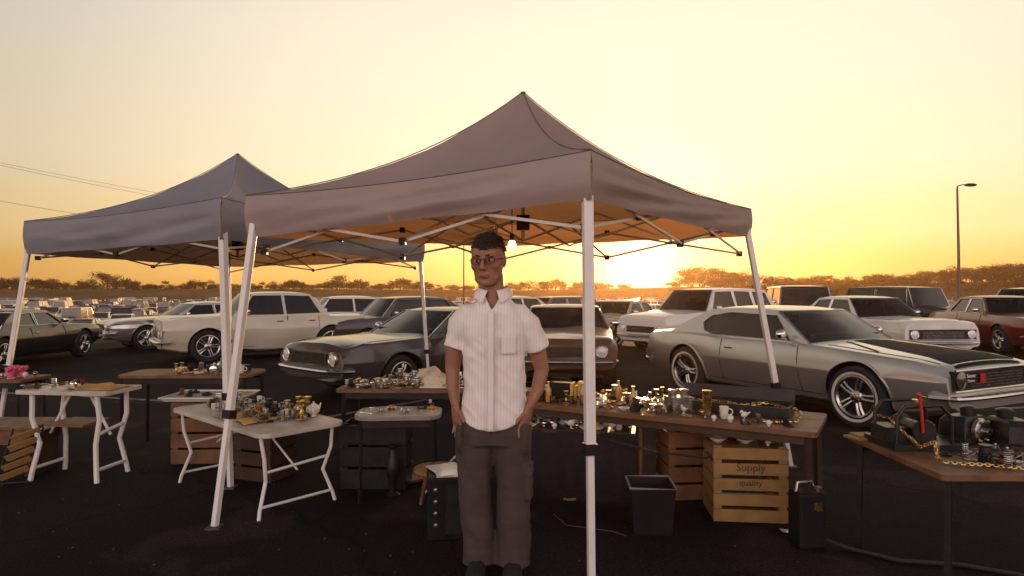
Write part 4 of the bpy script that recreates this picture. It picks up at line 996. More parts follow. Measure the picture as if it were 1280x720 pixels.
def placeL(px, v, fn, name, m, label, cat, z=.651, rz=0):
    """stand a made thing on the long table where the line of sight of px crosses its row v"""
    k = (px-640)/F; n = nL; base = cL+n*v; dr = V((cos(rzL), sin(rzL), 0)); u = (k*base.y-base.x)/(dr.x-k*dr.y); p = base+dr*u
    q = MB(); fn(q); o = q.obj(name, m); o.location = (p.x, p.y, z); o.rotation_euler = (0, 0, rz); return tag(o, label, cat), p
def f_metalblock(q):
    q.box((0, 0, .06), (.16, .12, .09)); 
    for k in range(8): q.box((0, 0, .022+.011*k), (.175, .135, .004))
    for s in (-1, 1):
        q.lathe([(.03, 0), (.032, .01), (.032, .05), (.02, .055)], c=(s*.05, 0, .1), n=14); q.tube([(s*.08, 0, .05), (s*.13, -.03, .04), (s*.13, -.05, .0)], .014, 8)
    q.box((0, 0, .008), (.19, .15, .016))
placeL(848, -.08, f_metalblock, 'engine_block', 'steel', 'finned metal engine block standing upright on the long wooden table', 'engine part', rz=.3)
def f_tallcan(q):
    q.lathe([(.026, 0), (.03, .004), (.03, .15), (.033, .155), (.033, .17), (.028, .172), (.002, .172)], n=22)
    for k in range(9): q.torus((0, 0, .02+.015*k), .0305, .0018, 22, 4)
placeL(884, -.14, f_tallcan, 'ribbed_canister', 'brass', 'tall ribbed brass canister on the long wooden table beside the engine block', 'canister')
placeL(905, -.2, lambda q: J_cup(q, random.Random(3)), 'tin_mug', 'ceramic', 'pale mug standing alone beside the tall ribbed canister', 'mug')
def f_books(q):
    for k, (w, h) in enumerate(((.03, .14), (.022, .12), (.035, .15), (.02, .13), (.026, .14))): q.box((.03*k-.05, 0, h/2), (w*.8, .1, h))
placeL(724, -.05, f_books, 'book_row', 'yellow_paint', 'short row of upright yellow books on the long wooden table', 'books', rz=-.3)
def f_radio(q):
    q.box((0, 0, .065), (.17, .08, .13)); q.torus((-.035, -.042, .06), .035, .004, 20, 5, M=RX); q.box((.05, -.042, .09), (.05, .006, .03)); q.tube([(-.08, 0, .13), (-.06, 0, .16), (.06, 0, .16), (.08, 0, .13)], .005, 6)
    q.lathe([(.012, 0), (.012, .012)], c=(.05, -.04, .045), n=10, M=RX)
placeL(703, -.02, f_radio, 'portable_radio', 'dark_plastic', 'dark portable radio on the long wooden table close beside the man', 'radio', rz=-.35)
# the black case with a chain on it
dr = V((cos(rzL), sin(rzL), 0))
cs = thing('tool_case', 'long black open tool case on the end of the long wooden table', 'tool case', tuple(onL(.63, .08)+V((0, 0, .652))), rzL)
q = MB(); q.box((0, 0, .01), (.78, .3, .02)); 
for sx in (-1, 1): q.box((sx*.385, 0, .05), (.012, .3, .06))
for sy in (-1, 1): q.box((0, sy*.144, .05), (.756, .012, .06))
q.obj('tray', 'black_iron', cs, 0)
q = MB(); q.box((0, .17, .09), (.78, .012, .14), M=Matrix.Rotation(radians(-18), 3, 'X')); q.obj('lid', 'black_iron', cs, 0)
r_ = random.Random(77); q = MB()
for k in range(40): q.ball((r_.uniform(-.36, .36), r_.uniform(-.12, .12), .035+r_.uniform(0, .02)), (r_.uniform(.012, .03), r_.uniform(.008, .02), .012), 7, 5, M=Matrix.Rotation(r_.uniform(0, 3), 3, 'Z'))
q.obj('tools', 'black_iron', cs)
def chain(label, pts, m, r=.0032, s=.011, tag_m=True):
    """oval links threaded along a path"""
    q = MB(); P = [V(p) for p in pts]; L = [0]
    for a_, c_ in zip(P, P[1:]): L.append(L[-1]+(c_-a_).length)
    step = s*1.45; n = int(L[-1]/step); k0 = 0
    for k in range(n):
        d = k*step
        while k0 < len(L)-2 and L[k0+1] < d: k0 += 1
        f = (d-L[k0])/max(1e-6, L[k0+1]-L[k0]); p = P[k0].lerp(P[k0+1], f); t_ = (P[k0+1]-P[k0]).normalized(); u = t_.orthogonal().normalized()
        Rq = Matrix.Rotation(pi/2*(k % 2)+.4, 3, t_); w_ = Rq@u
        q.tube([p+t_*(s*cos(2*pi*j/10))+w_*(s*.6*sin(2*pi*j/10)) for j in range(10)], r, 5, closed=True)
    return tag(q.obj('chain', m), label, 'chain')
cc_ = [onL(.63-.42+k*.06, .02+.04*sin(k*.7))+V((0, 0, .652+.075+.012*sin(k*1.3))) for k in range(15)]+[onL(.63+.46, -.02)+V((0, 0, .70)), onL(.63+.44, -.12)+V((0, 0, .665)), onL(.63+.32, -.2)+V((0, 0, .664)), onL(.63+.18, -.22)+V((0, 0, .664))]
chain('brass-coloured chain draped along the black tool case', cc_, 'brass', .0045, .014)

# low bench with tins under the long table, dark cloth
LT = thing('low_display_table', 'low table skirted in dark cloth packed with pale trinkets under the long table', 'table', (.52, 4.95, 0), rzL*.4)
q = MB(); q.box((0, 0, .47), (.86, .5, .02)); q.obj('tabletop', 'dark_wood', LT, 0)
q = MB()
q.grid(lambda u, v: ((u-.5)*.88+.0, -.255-.02*v*sin(u*31)-.01*sin(u*17), .475-v*.44), 60, 6); q.grid(lambda u, v: (.44+.01*v*sin(u*20), (u-.5)*.5, .475-v*.44), 20, 6); q.grid(lambda u, v: (-.44+.01*v*sin(u*20), (u-.5)*.5, .475-v*.44), 20, 6); q.obj('cloth_skirt', 'black_cloth', LT, 60)
for sx in (-.38, .38):
    q = MB(); q.box((sx, 0, .23), (.04, .4, .46)); q.obj('leg', 'dark_wood', LT, 0)
scatter(LT, 'on the low skirted table', 50, .8, .44, .48, ['cup', 'dish', 'knob', 'tin_can', 'bead_string', 'bird_figurine', 'teapot', 'goblet'], 71, .85, mats=['ceramic', 'chrome'], mind=.055)
# lantern on a stake
ln = thing('garden_lantern', 'small amber lantern on a thin stake in front of the long table', 'lantern', (.95, 4.75, 0))
ln.location = (.93, 4.62, 0)
q = MB(); q.tube([(0, 0, 0), (0, 0, .57)], .011, 8); q.lathe([(.06, 0), (.06, .01), (.012, .02)], n=16); q.obj('stake', 'rust', ln)
mat('amber_lit', (.8, .4, .06), .3, emit=((1, .42, .05), 2.2)); q = MB(); q.lathe([(.02, .57), (.035, .575), (.04, .6), (.03, .615), (.002, .62)], n=16); q.obj('amber_globe', 'amber_lit', ln)
# planter bin
pb = thing('square_planter', 'square black open-topped planter standing on the asphalt below the long table', 'planter', (.875, 4.05, 0), radians(-4))
q = MB(); w0, w1, hh = .115, .138, .295
sq = lambda w, z: [V((sx*w, sy*w, z)) for sx, sy in ((-1, -1), (1, -1), (1, 1), (-1, 1))]
q.rings([sq(w0, 0), sq(w1, hh), sq(w1-.012, hh), sq(w0-.01, .05)]); bevel(q.obj('tub', 'dark_plastic', pb, 0), .003)
q = MB(); q.tube([(sx*(w1+.002), sy*(w1+.002), hh) for sx, sy in ((-1, -1), (1, -1), (1, 1), (-1, 1))], .009, 6, closed=True); q.obj('rim', 'grey_top', pb)
# stencilled crate
cr = crate('wooden_crate', 'tall yellow-brown slatted crate with dark stencilled lettering under the long table', 1.565, 4.32, radians(-6), .47, .34, .50, 'pale_wood', 5, gap=.026)
for txt, z, sz in (('Supply', .34, .07), ('quality', .245, .055)):
    me = text_mesh(txt, sz, .001); me.materials.append(MATS['dark_wood']); o = link('stencil', me, cr, (-.0, -.1785, z)); o.rotation_euler = (pi/2, 0, 0)
scatter(cr, 'in the tall stencilled crate', 9, .4, .24, .485, ['dish', 'bead_string', 'knob', 'bracket', 'spanner'], 81, .9, mats=['ceramic', 'brass'])
q = MB(); q.box((0, 0, 0), (.47, .31, .012)); o = q.obj('crate_lid', 'wood', cr, 0); o.location = (0, 0, .478)
crate('wooden_crate', 'small rusty-brown crate half hidden behind the stencilled crate', 1.28, 4.75, radians(4), .34, .3, .5, 'wood', 4)
# tall black canister
kn = thing('fuel_canister', 'tall slim black canister with a handle standing beside the stencilled crate', 'canister', (1.74, 3.78, 0), radians(10))
q = MB(); q.box((0, 0, .165), (.17, .13, .33)); bevel(q.obj('body', 'dark_plastic', kn, 0), .018, 3)
q = MB(); q.tube([(-.07, 0, .325), (-.06, 0, .38), (.03, 0, .38), (.05, 0, .325)], .009, 8); q.obj('handle', 'steel', kn)
q = MB(); q.lathe([(.02, .32), (.02, .35), (.014, .355)], c=(.06, -.02, 0), n=12); q.obj('cap', 'brass', kn)
q = MB(); q.box((.03, -.0665, .25), (.05, .004, .05)); q.obj('plate', 'brass', kn, 0)
# cords
q = MB(); q.tube([(.28, 4.3, .006), (.35, 4.1, .006), (.62, 4.0, .006), (.70, 3.92, .006)], .003, 5); tag(q.obj('cord', 'galvanised'), 'thin grey cord on the asphalt near the square planter', 'cord')
q = MB(); q.tube([onL(-.55, -.33)+V((0, 0, .50)), onL(-.1, -.34)+V((0, 0, .44)), onL(.2, -.33)+V((0, 0, .40)), onL(.55, -.31)+V((0, 0, .40))]+[onL(.6, -.31)+V((0, 0, .44))], .008, 6); tag(q.obj('hose', 'rubber'), 'dark hose slung between the legs of the long table', 'hose')
q = MB(); q.tube([(1.83, 3.80, .04), (1.95, 3.72, .012), (2.15, 3.55, .01), (2.45, 3.5, .01), (2.8, 3.3, .01)], .011, 6); tag(q.obj('hose', 'rubber'), 'black hose trailing over the asphalt from the slim black canister', 'hose')

# TR table in the near corner
TR = quad_table('trestle_table', 'wooden table in the near corner with black machinery and a chain', 2.86, 3.40, 0, 1.72, .86, .65, 'wood', th=.03, legs='straight', legmat='black_iron')
def onR(px, d, z=.651): return V(((px-640)/F*d, d, z))
wn = thing('hand_winch', 'black iron winch with hooped frame and a red lever on the corner table', 'winch', tuple(onR(1140, 3.55))); wn.scale = (.88, .88, .88)
q = MB(); q.box((0, 0, .02), (.42, .34, .04)); q.lathe([(.07, -.13), (.075, -.12), (.05, -.115), (.05, .115), (.075, .12), (.07, .13)], c=(0, 0, .11), n=24, M=RX); q.box((-.14, .02, .08), (.12, .18, .09)); q.lathe([(.045, 0), (.05, .02), (.04, .08), (.002, .09)], c=(.14, .06, .04), n=16); q.obj('drum_base', 'black_iron', wn)
for y in (-.12, .12):
    q = MB(); q.tube([(-.17, y, .03), (-.165, y, .2), (-.12, y, .26), (.10, y, .27), (.165, y, .2), (.17, y, .03)], .012, 8); q.obj('hoop', 'black_iron', wn)
q = MB(); q.tube([(-.02, -.14, .11), (-.035, -.15, .24), (-.05, -.15, .33)], [.009, .008, .009], 8); q.ball((-.052, -.15, .34), .013, 10, 7); q.obj('lever', 'red_paint', wn)
q = MB(); q.lathe([(.018, -.16), (.018, -.12), (.01, -.115)], c=(-.02, 0, .11), n=6, M=RX); q.lathe([(.03, 0), (.03, .02), (.02, .022)], c=(.02, -.02, .27), n=12); q.tube([(.02, -.02, .28), (.05, 0, .31), (.09, 0, .30)], .006, 6); q.obj('bolt', 'brass', wn)
for i, (px, d, m, lab) in enumerate(((1205, 3.65, 'black_iron', 'black cast-iron gearbox with round cover in the middle of the corner table'), (1262, 3.55, 'black_iron', 'black cast-iron gearbox near the photo edge on the corner table'))):
    g = thing('gearbox', lab, 'machine part', tuple(onR(px, d)), .4+i*1.1, 'gearboxes on the corner table')
    q = MB(); q.rings([[V((x*s_, y*s_, z)) for x, y in ((-.13, -.09), (.13, -.09), (.15, 0), (.13, .09), (-.13, .09), (-.15, 0))] for s_, z in ((1, 0), (1, .02), (.85, .03), (.8, .12), (.6, .15))]); q.lathe([(.04, 0), (.042, .05), (.02, .06)], c=(.04, 0, .14), n=14); bevel(q.obj('housing', m, g, 30), .004)
    q = MB(); q.lathe([(.07, -.01), (.07, .012), (.055, .02), (.02, .022), (.018, .05), (.002, .05)], c=(0, -.09, .075), n=22, M=RX); q.obj('cover', 'steel', g)
    q = MB()
    for k in range(6): a = k*1.047; q.lathe([(.008, 0), (.008, .02), (.002, .022)], c=(.058*cos(a), -.1, .075+.058*sin(a)), n=6, M=RX)
    q.obj('bolts', 'brass', g)
R3 = [onR(1100, 3.72, .78), onR(1112, 3.70, .77), onR(1125, 3.42, .765), onR(1150, 3.30, .70), onR(1168, 3.24, .74), onR(1172, 3.20, .67), onR(1182, 3.16, .662), onR(1210, 3.12, .662), onR(1240, 3.10, .662), onR(1268, 3.06, .662), onR(1320, 3.02, .662)]
chain('long brass-coloured chain lying across the corner table from the winch', R3, 'brass', .0036, .012)
chain('short steel chain coiled at the back of the corner table', [onR(1215, 3.78, .668)+V((.05*cos(k*.6)*(1+k*.02), .04*sin(k*.6), 0)) for k in range(22)]+[onR(1290, 3.75, .664)], 'steel', .004, .012)
scatter(TR, 'on the corner table', 120, 1.5, .74, .65, ['gear', 'carburettor', 'pulley', 'bracket', 'spanner', 'spring', 'gear', 'bracket'], 91, .72, mats=['black_iron', 'steel', 'rust'], cx=.1, mind=.055)
q = MB(); q.box((0, 0, .006), (.16, .12, .012), rz=.3); q.box((.02, .02, .016), (.12, .1, .008), rz=.1); o = q.obj('cutting_board', 'pale_wood', None, 0); o.location = onR(1078, 3.72); tag(o, 'small pale boards stacked at the corner of the corner table', 'board')
# litter
q = MB(); r_ = random.Random(5)
for k in range(260):
    y = r_.uniform(3.2, 9); x = r_.uniform(-.8, .8)*y; s = r_.uniform(.003, .011)
    q.ball((x, y, s*.4), (s, s*.8, s*.6), 5, 4, M=Matrix.Rotation(r_.uniform(0, 3), 3, 'Z'))
struct(q.obj('gravel', 'bark', None, 0), 'stuff')
for i, (px, d, c) in enumerate(((712, 4.6, 'pale_wood'), (985, 4.0, 'ceramic'))):
    q = MB(); q.grid(lambda u, v: ((u-.5)*.09, (v-.5)*.06, .006+.015*noise.noise(V((u*3, v*3, i)))**2+.012*abs(u-.5)), 6, 5); o = q.obj('paper_scrap', c, None, 60); o.location = ground(px, d); tag(o, ('tan dry leaf-like scrap', 'white crumpled scrap')[i]+(' on the asphalt behind the white post', ' on the asphalt below the stencilled crate')[i], 'litter')

# ------------------------------------------------------------------ the man
def remesh(q, vox, sm=4, name='m', mats=('skin',)):
    me = bpy.data.meshes.new('tmp'); me.from_pydata(q.v, [], q.f); bm = bmesh.new(); bm.from_mesh(me); bmesh.ops.recalc_face_normals(bm, faces=bm.faces); bm.to_mesh(me); bm.free()
    o = bpy.data.objects.new('tmp', me); COL.objects.link(o); r = o.modifiers.new('r', 'REMESH'); r.mode = 'VOXEL'; r.voxel_size = vox
    if sm: s = o.modifiers.new('s', 'SMOOTH'); s.factor = .5; s.iterations = sm
    dg = bpy.context.evaluated_depsgraph_get(); dg.update(); out = bpy.data.meshes.new_from_object(o.evaluated_get(dg)); out.name = name; bpy.data.objects.remove(o)
    out.materials.clear()
    for m in mats: out.materials.append(MATS[m])
    out.polygons.foreach_set('use_smooth', [True]*len(out.polygons)); return out
def ell(z, rx, ry, cx=0, cy=0, n=28, p=2.3):
    o = []
    for k in range(n):
        a = 2*pi*k/n; c, s = cos(a), sin(a); o.append(V((cx+rx*abs(c)**(2/p)*(1 if c > 0 else -1), cy+ry*abs(s)**(2/p)*(1 if s > 0 else -1), z)))
    return o
mat('skin', (.30, .135, .075), .5, 0, .12, 14, bump=.05, bscale=90)
mat('hair', (.022, .012, .008), .6, 0, .3, 30, bump=.3, bscale=120)
mat('trouser_cloth', (.075, .056, .052), .9, 0, .18, 7, bump=.2, bscale=180, spec=.2)
mat('lip', (.30, .10, .075), .5, 0, .1)
def shirt_mat():
    m = mat('shirt_cloth', (.84, .79, .76), .9, 0, .05, 5, bump=.1, bscale=200, spec=.2); nt = m.node_tree; b = nt.nodes['Principled BSDF']; src = b.inputs['Base Color'].links[0].from_socket
    tc = [n for n in nt.nodes if n.type == 'TEX_COORD'][0]; w = nd(nt, 'ShaderNodeTexWave'); w.inputs['Scale'].default_value = 19; w.inputs['Distortion'].default_value = 1.1; w.inputs['Detail'].default_value = 2; w.inputs['Detail Scale'].default_value = .35
    nt.links.new(tc.outputs['Object'], w.inputs['Vector']); r = nd(nt, 'ShaderNodeValToRGB'); r.color_ramp.elements[0].color = (.90, .85, .83, 1); r.color_ramp.elements[0].position = .0; r.color_ramp.elements[1].color = (1, 1, 1, 1); r.color_ramp.elements[1].position = .28
    nt.links.new(w.outputs['Fac'], r.inputs['Fac']); mx = nd(nt, 'ShaderNodeMixRGB'); mx.blend_type = 'MULTIPLY'; mx.inputs[0].default_value = 1; nt.links.new(src, mx.inputs[1]); nt.links.new(r.outputs[0], mx.inputs[2]); nt.links.new(mx.outputs[0], b.inputs['Base Color'])
shirt_mat()
MAN = thing('person', 'man in glasses and striped white short-sleeved shirt, hands in trouser pockets', 'person', (-.10, 3.42, 0), radians(-4))
def build_man():
    B = MB()
    B.rings([ell(z, rx, ry, 0, cy) for z, rx, ry, cy in ((.80, .14, .10, 0), (.9, .155, .11, 0), (1.0, .145, .105, 0), (1.15, .155, .108, 0), (1.3, .16, .112, 0), (1.36, .14, .10, 0), (1.40, .10, .082, .005), (1.44, .068, .066, .01), (1.50, .060, .062, .010), (1.56, .056, .060, .010), (1.64, .05, .056, .008))])
    B.rings([ell(.97, .155, .11), ell(.80, .15, .11)])
    for s in (-1, 1):
        B.tube([(s*.085, 0, .86), (s*.095, 0, .7), (s*.10, -.005, .48), (s*.095, .01, .3), (s*.09, .01, .08)], [.08, .085, .055, .052, .04], 14)
    # arms
    armL = [(-.09, .005, 1.355), (-.14, 0, 1.355), (-.182, .0, 1.31), (-.212, .01, 1.2), (-.222, .012, 1.09), (-.216, -.01, .99), (-.198, -.04, .90)]
    armR = [(.09, .005, 1.355), (.14, 0, 1.355), (.188, .0, 1.31), (.232, .02, 1.2), (.258, .03, 1.08), (.236, 0, .98), (.192, -.045, .89)]
    rad = [.045, .053, .053, .047, .040, (.038, .035), (.027, .023)]
    for arm in (armL, armR): B.tube(arm, rad, 14)
    # hands slipping into the pockets: palm, four fingers, thumb
    for s, W, dirn in ((-1, V(armL[-1]), V((.13, -.10, -1))), (1, V(armR[-1]), V((-.28, -.12, -1)))):
        d = dirn.normalized(); wd = V((0, -1, 0)); wd = (wd-d*wd.dot(d)).normalized(); nn = d.cross(wd)
        wd = (wd*.75+V((-s*.65, 0, 0))).normalized(); wd = (wd-d*wd.dot(d)).normalized(); nn = d.cross(wd)
        def ov(c, a_, b2): return [c+wd*a_*cos(2*pi*k/14)+nn*b2*sin(2*pi*k/14) for k in range(14)]
        B.rings([ov(W-d*.01, .026, .021), ov(W+d*.02, .033, .019), ov(W+d*.05, .041, .018), ov(W+d*.085, .042, .015), ov(W+d*.095, .036, .012)])
        for k, (off, ln) in enumerate(((.032, .075), (.011, .085), (-.011, .08), (-.031, .062))):
            p0 = W+d*.085+wd*off; cu = nn*(.012 if s < 0 else -.012)
            B.tube([p0-d*.02, p0, p0+d*ln*.45+wd*off*.06, p0+d*ln*.75+cu*.7, p0+d*ln+cu*1.6], [.0095, .0095, .009, .008, .0065], 8)
        t0 = W+d*.025+wd*.03; B.tube([t0-wd*.015, t0+wd*.012+d*.02, t0+wd*.03+d*.045, t0+wd*.034+d*.07], [.013, .0125, .011, .0085], 8)
    # head, built level and then turned
    Hd = MB()
    Hd.rings([ell(z, rx, ry, 0, cy, 32, 2.15) for z, rx, ry, cy in ((1.562, .022, .022, -.060), (1.568, .040, .040, -.046), (1.582, .053, .057, -.030), (1.605, .062, .073, -.015), (1.635, .068, .084, -.004), (1.665, .071, .09, .0), (1.70, .0745, .094, .002), (1.735, .0755, .097, .004), (1.765, .071, .092, .006), (1.79, .058, .075, .008), (1.806, .036, .048, .008), (1.812, .015, .02, .008))])
    Hd.tube([(0, -.088, 1.708), (0, -.100, 1.69), (0, -.112, 1.67), (0, -.116, 1.656), (0, -.104, 1.648)], [.0075, .0085, .0105, .0125, .008], 10)
    for s in (-1, 1):
        Hd.ball((s*.011, -.105, 1.652), (.008, .010, .007)); Hd.ball((s*.030, -.082, 1.718), (.030, .014, .009), M=Matrix.Rotation(-s*.25, 3, 'Z'))
        Hd.ball((s*.036, -.052, 1.664), (.034, .032, .030), 16, 12); Hd.ball((s*.028, -.045, 1.602), (.030, .030, .030), 16, 12)
        Hd.ball((s*.0775, .010, 1.685), (.007, .017, .030), 12, 9); Hd.torus((s*.081, .012, 1.688), .018, .005, 16, 6, M=Matrix.Rotation(pi/2, 3, 'Y')); Hd.ball((s*.077, .004, 1.66), (.006, .009, .010))
    Hd.ball((0, -.09, 1.622), (.026, .009, .007)); Hd.ball((0, -.088, 1.611), (.022, .009, .007)); Hd.ball((0, -.074, 1.578), (.024, .018, .016)); Hd.ball((0, -.084, 1.635), (.02, .009, .01))
    piv = V((0, .0, 1.57)); R = Matrix.Rotation(radians(-9), 3, 'Z')@Matrix.Rotation(radians(5), 3, 'X')@Matrix.Rotation(radians(-2), 3, 'Y')
    def turn(q):
        q.v = [tuple(piv+R@V(((p[0])*1.13, (p[1])*1.09, (p[2]-piv.z)*1.02))+V((-.020, -.010, -.024))) for p in q.v]; return q
    turn(Hd); B.add(Hd.v, Hd.f)
    body = link('body', remesh(B, .0040, 6, 'body'), MAN)
    body.data.polygons.foreach_set('use_smooth', [True]*len(body.data.polygons))
    # eyes, brows, lips
    for s in (-1, 1):
        q = MB(); q.ball((s*.030, -.0805, 1.694), (.0155, .0115, .0085), 14, 9); turn(q).obj('eye', 'ceramic', MAN)
        e = MAN.children[-1] if False else None
        q = MB(); q.ball((s*.029, -.0895, 1.694), (.0068, .0035, .0068), 12, 8); turn(q).obj('iris', 'hair', MAN)
        q = MB(); q.tube([(s*.012, -.097, 1.716), (s*.028, -.0965, 1.7215), (s*.045, -.083, 1.715)], [.0028, .0038, .002], 6); turn(q).obj('eyebrow', 'hair', MAN)
        q = MB(); q.tube([(s*.015, -.0925, 1.700), (s*.03, -.0945, 1.7035), (s*.044, -.085, 1.698)], [.002, .003, .002], 6); turn(q).obj('eyelid', 'skin', MAN)
    q = MB(); q.tube([(-.024, -.089, 1.617), (-.01, -.0985, 1.6185), (0, -.0995, 1.6175), (.01, -.0985, 1.6185), (.024, -.089, 1.617)], [.002, .0042, .0045, .0042, .002], 8); q.tube([(-.02, -.089, 1.611), (0, -.0975, 1.609), (.02, -.089, 1.611)], [.002, .005, .002], 8); turn(q).obj('lips', 'lip', MAN)
    # glasses
    g = MB(); gl = MB()
    for s in (-1, 1):
        o = []
        for k in range(24):
            a = 2*pi*k/24; o.append(V((s*.0325+.0235*cos(a), -.103+.35*abs(s*.0325+.0235*cos(a))**1.6, 1.692+.0165*(abs(sin(a))**.85)*(1 if sin(a) > 0 else -1))))
        g.tube(o, .0016, 5, closed=True); gl.add([tuple(p) for p in o], [tuple(range(24))])
        g.tube([(s*.056, -.094, 1.697), (s*.072, -.07, 1.698), (s*.082, .0, 1.697), (s*.08, .02, 1.685)], .0015, 5)
    g.tube([(-.009, -.1025, 1.697), (0, -.105, 1.699), (.009, -.1025, 1.697)], .0015, 5)
    fr = turn(g).obj('glasses', 'black_iron', MAN); turn(gl).obj('lens', 'specs_glass', fr)
    # hair
    h = MB(); n, m = 56, 34; rh = random.Random(2)
    def hp(a, t_):
        d = V((cos(t_)*cos(a), cos(t_)*sin(a), sin(t_)))
        k = .05*noise.noise(d*3)+.035*noise.noise(d*9+V((3, 0, 0)))
        top_ = max(0, d.z)
        return V((0, .010, 1.722))+V((d.x*.0805*(1+k+.02*top_), d.y*.1025*(1+k+.02*top_), d.z*.108*(1+k)))+V((.004*top_, -.012*top_, 0))
    vs = [[hp(2*pi*i/n, lerp(-.62, pi/2-.02, j/m)) for i in range(n)] for j in range(m+1)]
    def keep(p):
        if p.z > 1.757-.01*cos(p.x*40): return True
        if p.y < -.02+ .9*max(0, (1.757-p.z)): return False if p.z < 1.757 else True
        if abs(p.x) > .06 and p.y < .035 and p.z < 1.70: return False
        return p.z > 1.635
    flat = [p for r_ in vs for p in r_]; fs = []
    for j in range(m):
        for i in range(n):
            q4 = (j*n+i, j*n+(i+1) % n, (j+1)*n+(i+1) % n, (j+1)*n+i)
            if all(keep(flat[k]) for k in q4): fs.append(q4)
    fs.append(tuple(m*n+i for i in range(n)))
    h.add(flat, fs)
    for _ in range(1500):
        a = rh.uniform(0, 2*pi); t_ = rh.uniform(.1, 1.5); p = hp(a, t_)
        if not keep(p): continue
        d = (p-V((0, .01, 1.70))).normalized(); tng = V((rh.uniform(-.3, 1.0), rh.uniform(-.9, .1), 0)); tng = (tng-d*tng.dot(d)).normalized(); L_ = rh.uniform(.008, .018)*(1+.4*(p.z > 1.79))
        h.tube([p-d*.003, p+d*L_*.16+tng*L_*.6, p+d*L_*.08+tng*L_*1.3], [.0022, .0018, .0006], 4, caps=False)
    turn(h).obj('hair', 'hair', MAN, 70)
    # shirt
    S = MB()
    tors = ((.735, .184, .145), (.80, .184, .146), (.88, .176, .142), (.98, .164, .134), (1.08, .161, .132), (1.18, .168, .136), (1.28, .176, .138), (1.34, .176, .131), (1.385, .160, .118), (1.42, .125, .102), (1.455, .092, .086), (1.50, .072, .073), (1.522, .067, .07))
    S.rings([ell(z, rx, ry, .004, .002 if z < 1.42 else .006, 36, 2.4) for z, rx, ry in tors])
    slL = [(-.085, .003, 1.375), (-.135, 0, 1.372), (-.178, .0, 1.325), (-.200, .008, 1.25), (-.212, .01, 1.20)]; slR = [(.085, .003, 1.375), (.135, 0, 1.372), (.182, .002, 1.325), (.218, .012, 1.25), (.238, .02, 1.195)]
    for sl in (slL, slR): S.tube(sl, [.066, .070, .071, (.069, .066), (.070, .065)], 20)
    me = remesh(S, .0065, 3, 'shirt', ('shirt_cloth',))
    bm = bmesh.new(); bm.from_mesh(me); bm.normal_update()
    for v in bm.verts:
        p = v.co; a = noise.noise(V((p.x*8+p.z*4, p.y*7, p.z*2.6)))*.013+noise.noise(V((p.x*15-p.z*9, p.y*14, p.z*11+5)))*.007+(.5-abs(noise.noise(V((p.x*10+p.z*13, p.y*8, p.z*5+9)))))*.012-.006
        f = 1.0 if p.z < 1.38 else max(.15, 1-(p.z-1.38)*9)
        v.co = p+v.normal*(a*f)
    kill = []
    for f in bm.faces:
        c = f.calc_center_median(); n_ = f.normal
        hem = .785+.06*min(1, (abs(c.x)/.17))**2.2
        if abs(c.x) < .20 and c.z < hem: kill.append(f)
        elif c.z > 1.512: kill.append(f)
        elif c.y < -.02 and c.z > 1.40 and abs(c.x-.002) < (c.z-1.40)*.50: kill.append(f)
        elif abs(c.x) > .14 and c.z < 1.235 and n_.z < -.75: kill.append(f)
    bmesh.ops.delete(bm, geom=kill, context='FACES')
    bmesh.ops.delete(bm, geom=[v for v in bm.verts if not v.link_faces], context='VERTS')
    for _ in range(14):
        mv = {}
        for v in bm.verts:
            if v.is_boundary:
                nb = [e.other_vert(v).co for e in v.link_edges if e.is_boundary]
                if len(nb) >= 2: mv[v] = v.co.lerp(sum(nb, V((0, 0, 0)))/len(nb), .5)
        for v, c in mv.items(): v.co = c
    bm.to_mesh(me); bm.free()
    sh_ = link('shirt', me, MAN); so = sh_.modifiers.new('s', 'SOLIDIFY'); so.thickness = .003; so.offset = -1
    # collar: band plus folded points
    def cl(s):
        q = MB()
        def fn(u, v):
            a = lerp(pi/2, -pi/2+.30, u); ring_r = (.074+.004*u, .076)
            base = V((s*cos(a)*ring_r[0], .006-(-sin(a))*ring_r[1]*1.0, 0)); base.y = .006+sin(a)*ring_r[1]
            ztop = 1.536-.028*u**2; o = V((base.x, base.y-.006, 0)).normalized()
            drop = .034+.038*max(0, u-.45)**1.3*2.0; zz = ztop-drop*v; out = .003+.016*sin(v*1.45)+.018*v*u
            p = base+o*out; p.x += s*.012*v*max(0, u-.6)*2.5
            return (p.x, p.y, zz+.0*u)
        q.grid(fn, 24, 6); return q
    for s in (-1, 1):
        c = cl(s).obj('collar', 'shirt_cloth', sh_, 60); m_ = c.modifiers.new('s', 'SOLIDIFY'); m_.thickness = .003
    def fy(x, z):
        rx = interp([(a, b) for a, b, c in tors], z); ry = interp([(a, c) for a, b, c in tors], z); return .004-ry*(max(0, 1-abs((x-.004)/rx)**2.4))**(1/2.4)
    q = MB(); q.grid(lambda u, v: (lerp(-.016, .016, u)+.002, fy(0, lerp(.79, 1.40, v))-.0135+.002*noise.noise(V((u*3, v*9, 1))), lerp(.79, 1.40, v)), 3, 40)
    pl = q.obj('placket', 'shirt_cloth', sh_, 60); m_ = pl.modifiers.new('s', 'SOLIDIFY'); m_.thickness = .012; m_.offset = 1
    for k in range(6):
        z = .86+k*.098; q = MB(); q.lathe([(.0052, 0), (.0052, .0015), (.003, .002)], c=(.002, fy(0, z)-.0145, z), n=10, M=RX); q.obj('button', 'ceramic', sh_)
    q = MB(); q.grid(lambda u, v: (lerp(.055, .13, u), fy(lerp(.055, .13, u), 1.24)-.012+.003*sin(u*3), lerp(1.18, 1.275, v)), 8, 8); c = q.obj('chest_pocket', 'shirt_cloth', sh_, 60); m_ = c.modifiers.new('s', 'SOLIDIFY'); m_.thickness = .004; m_.offset = 1
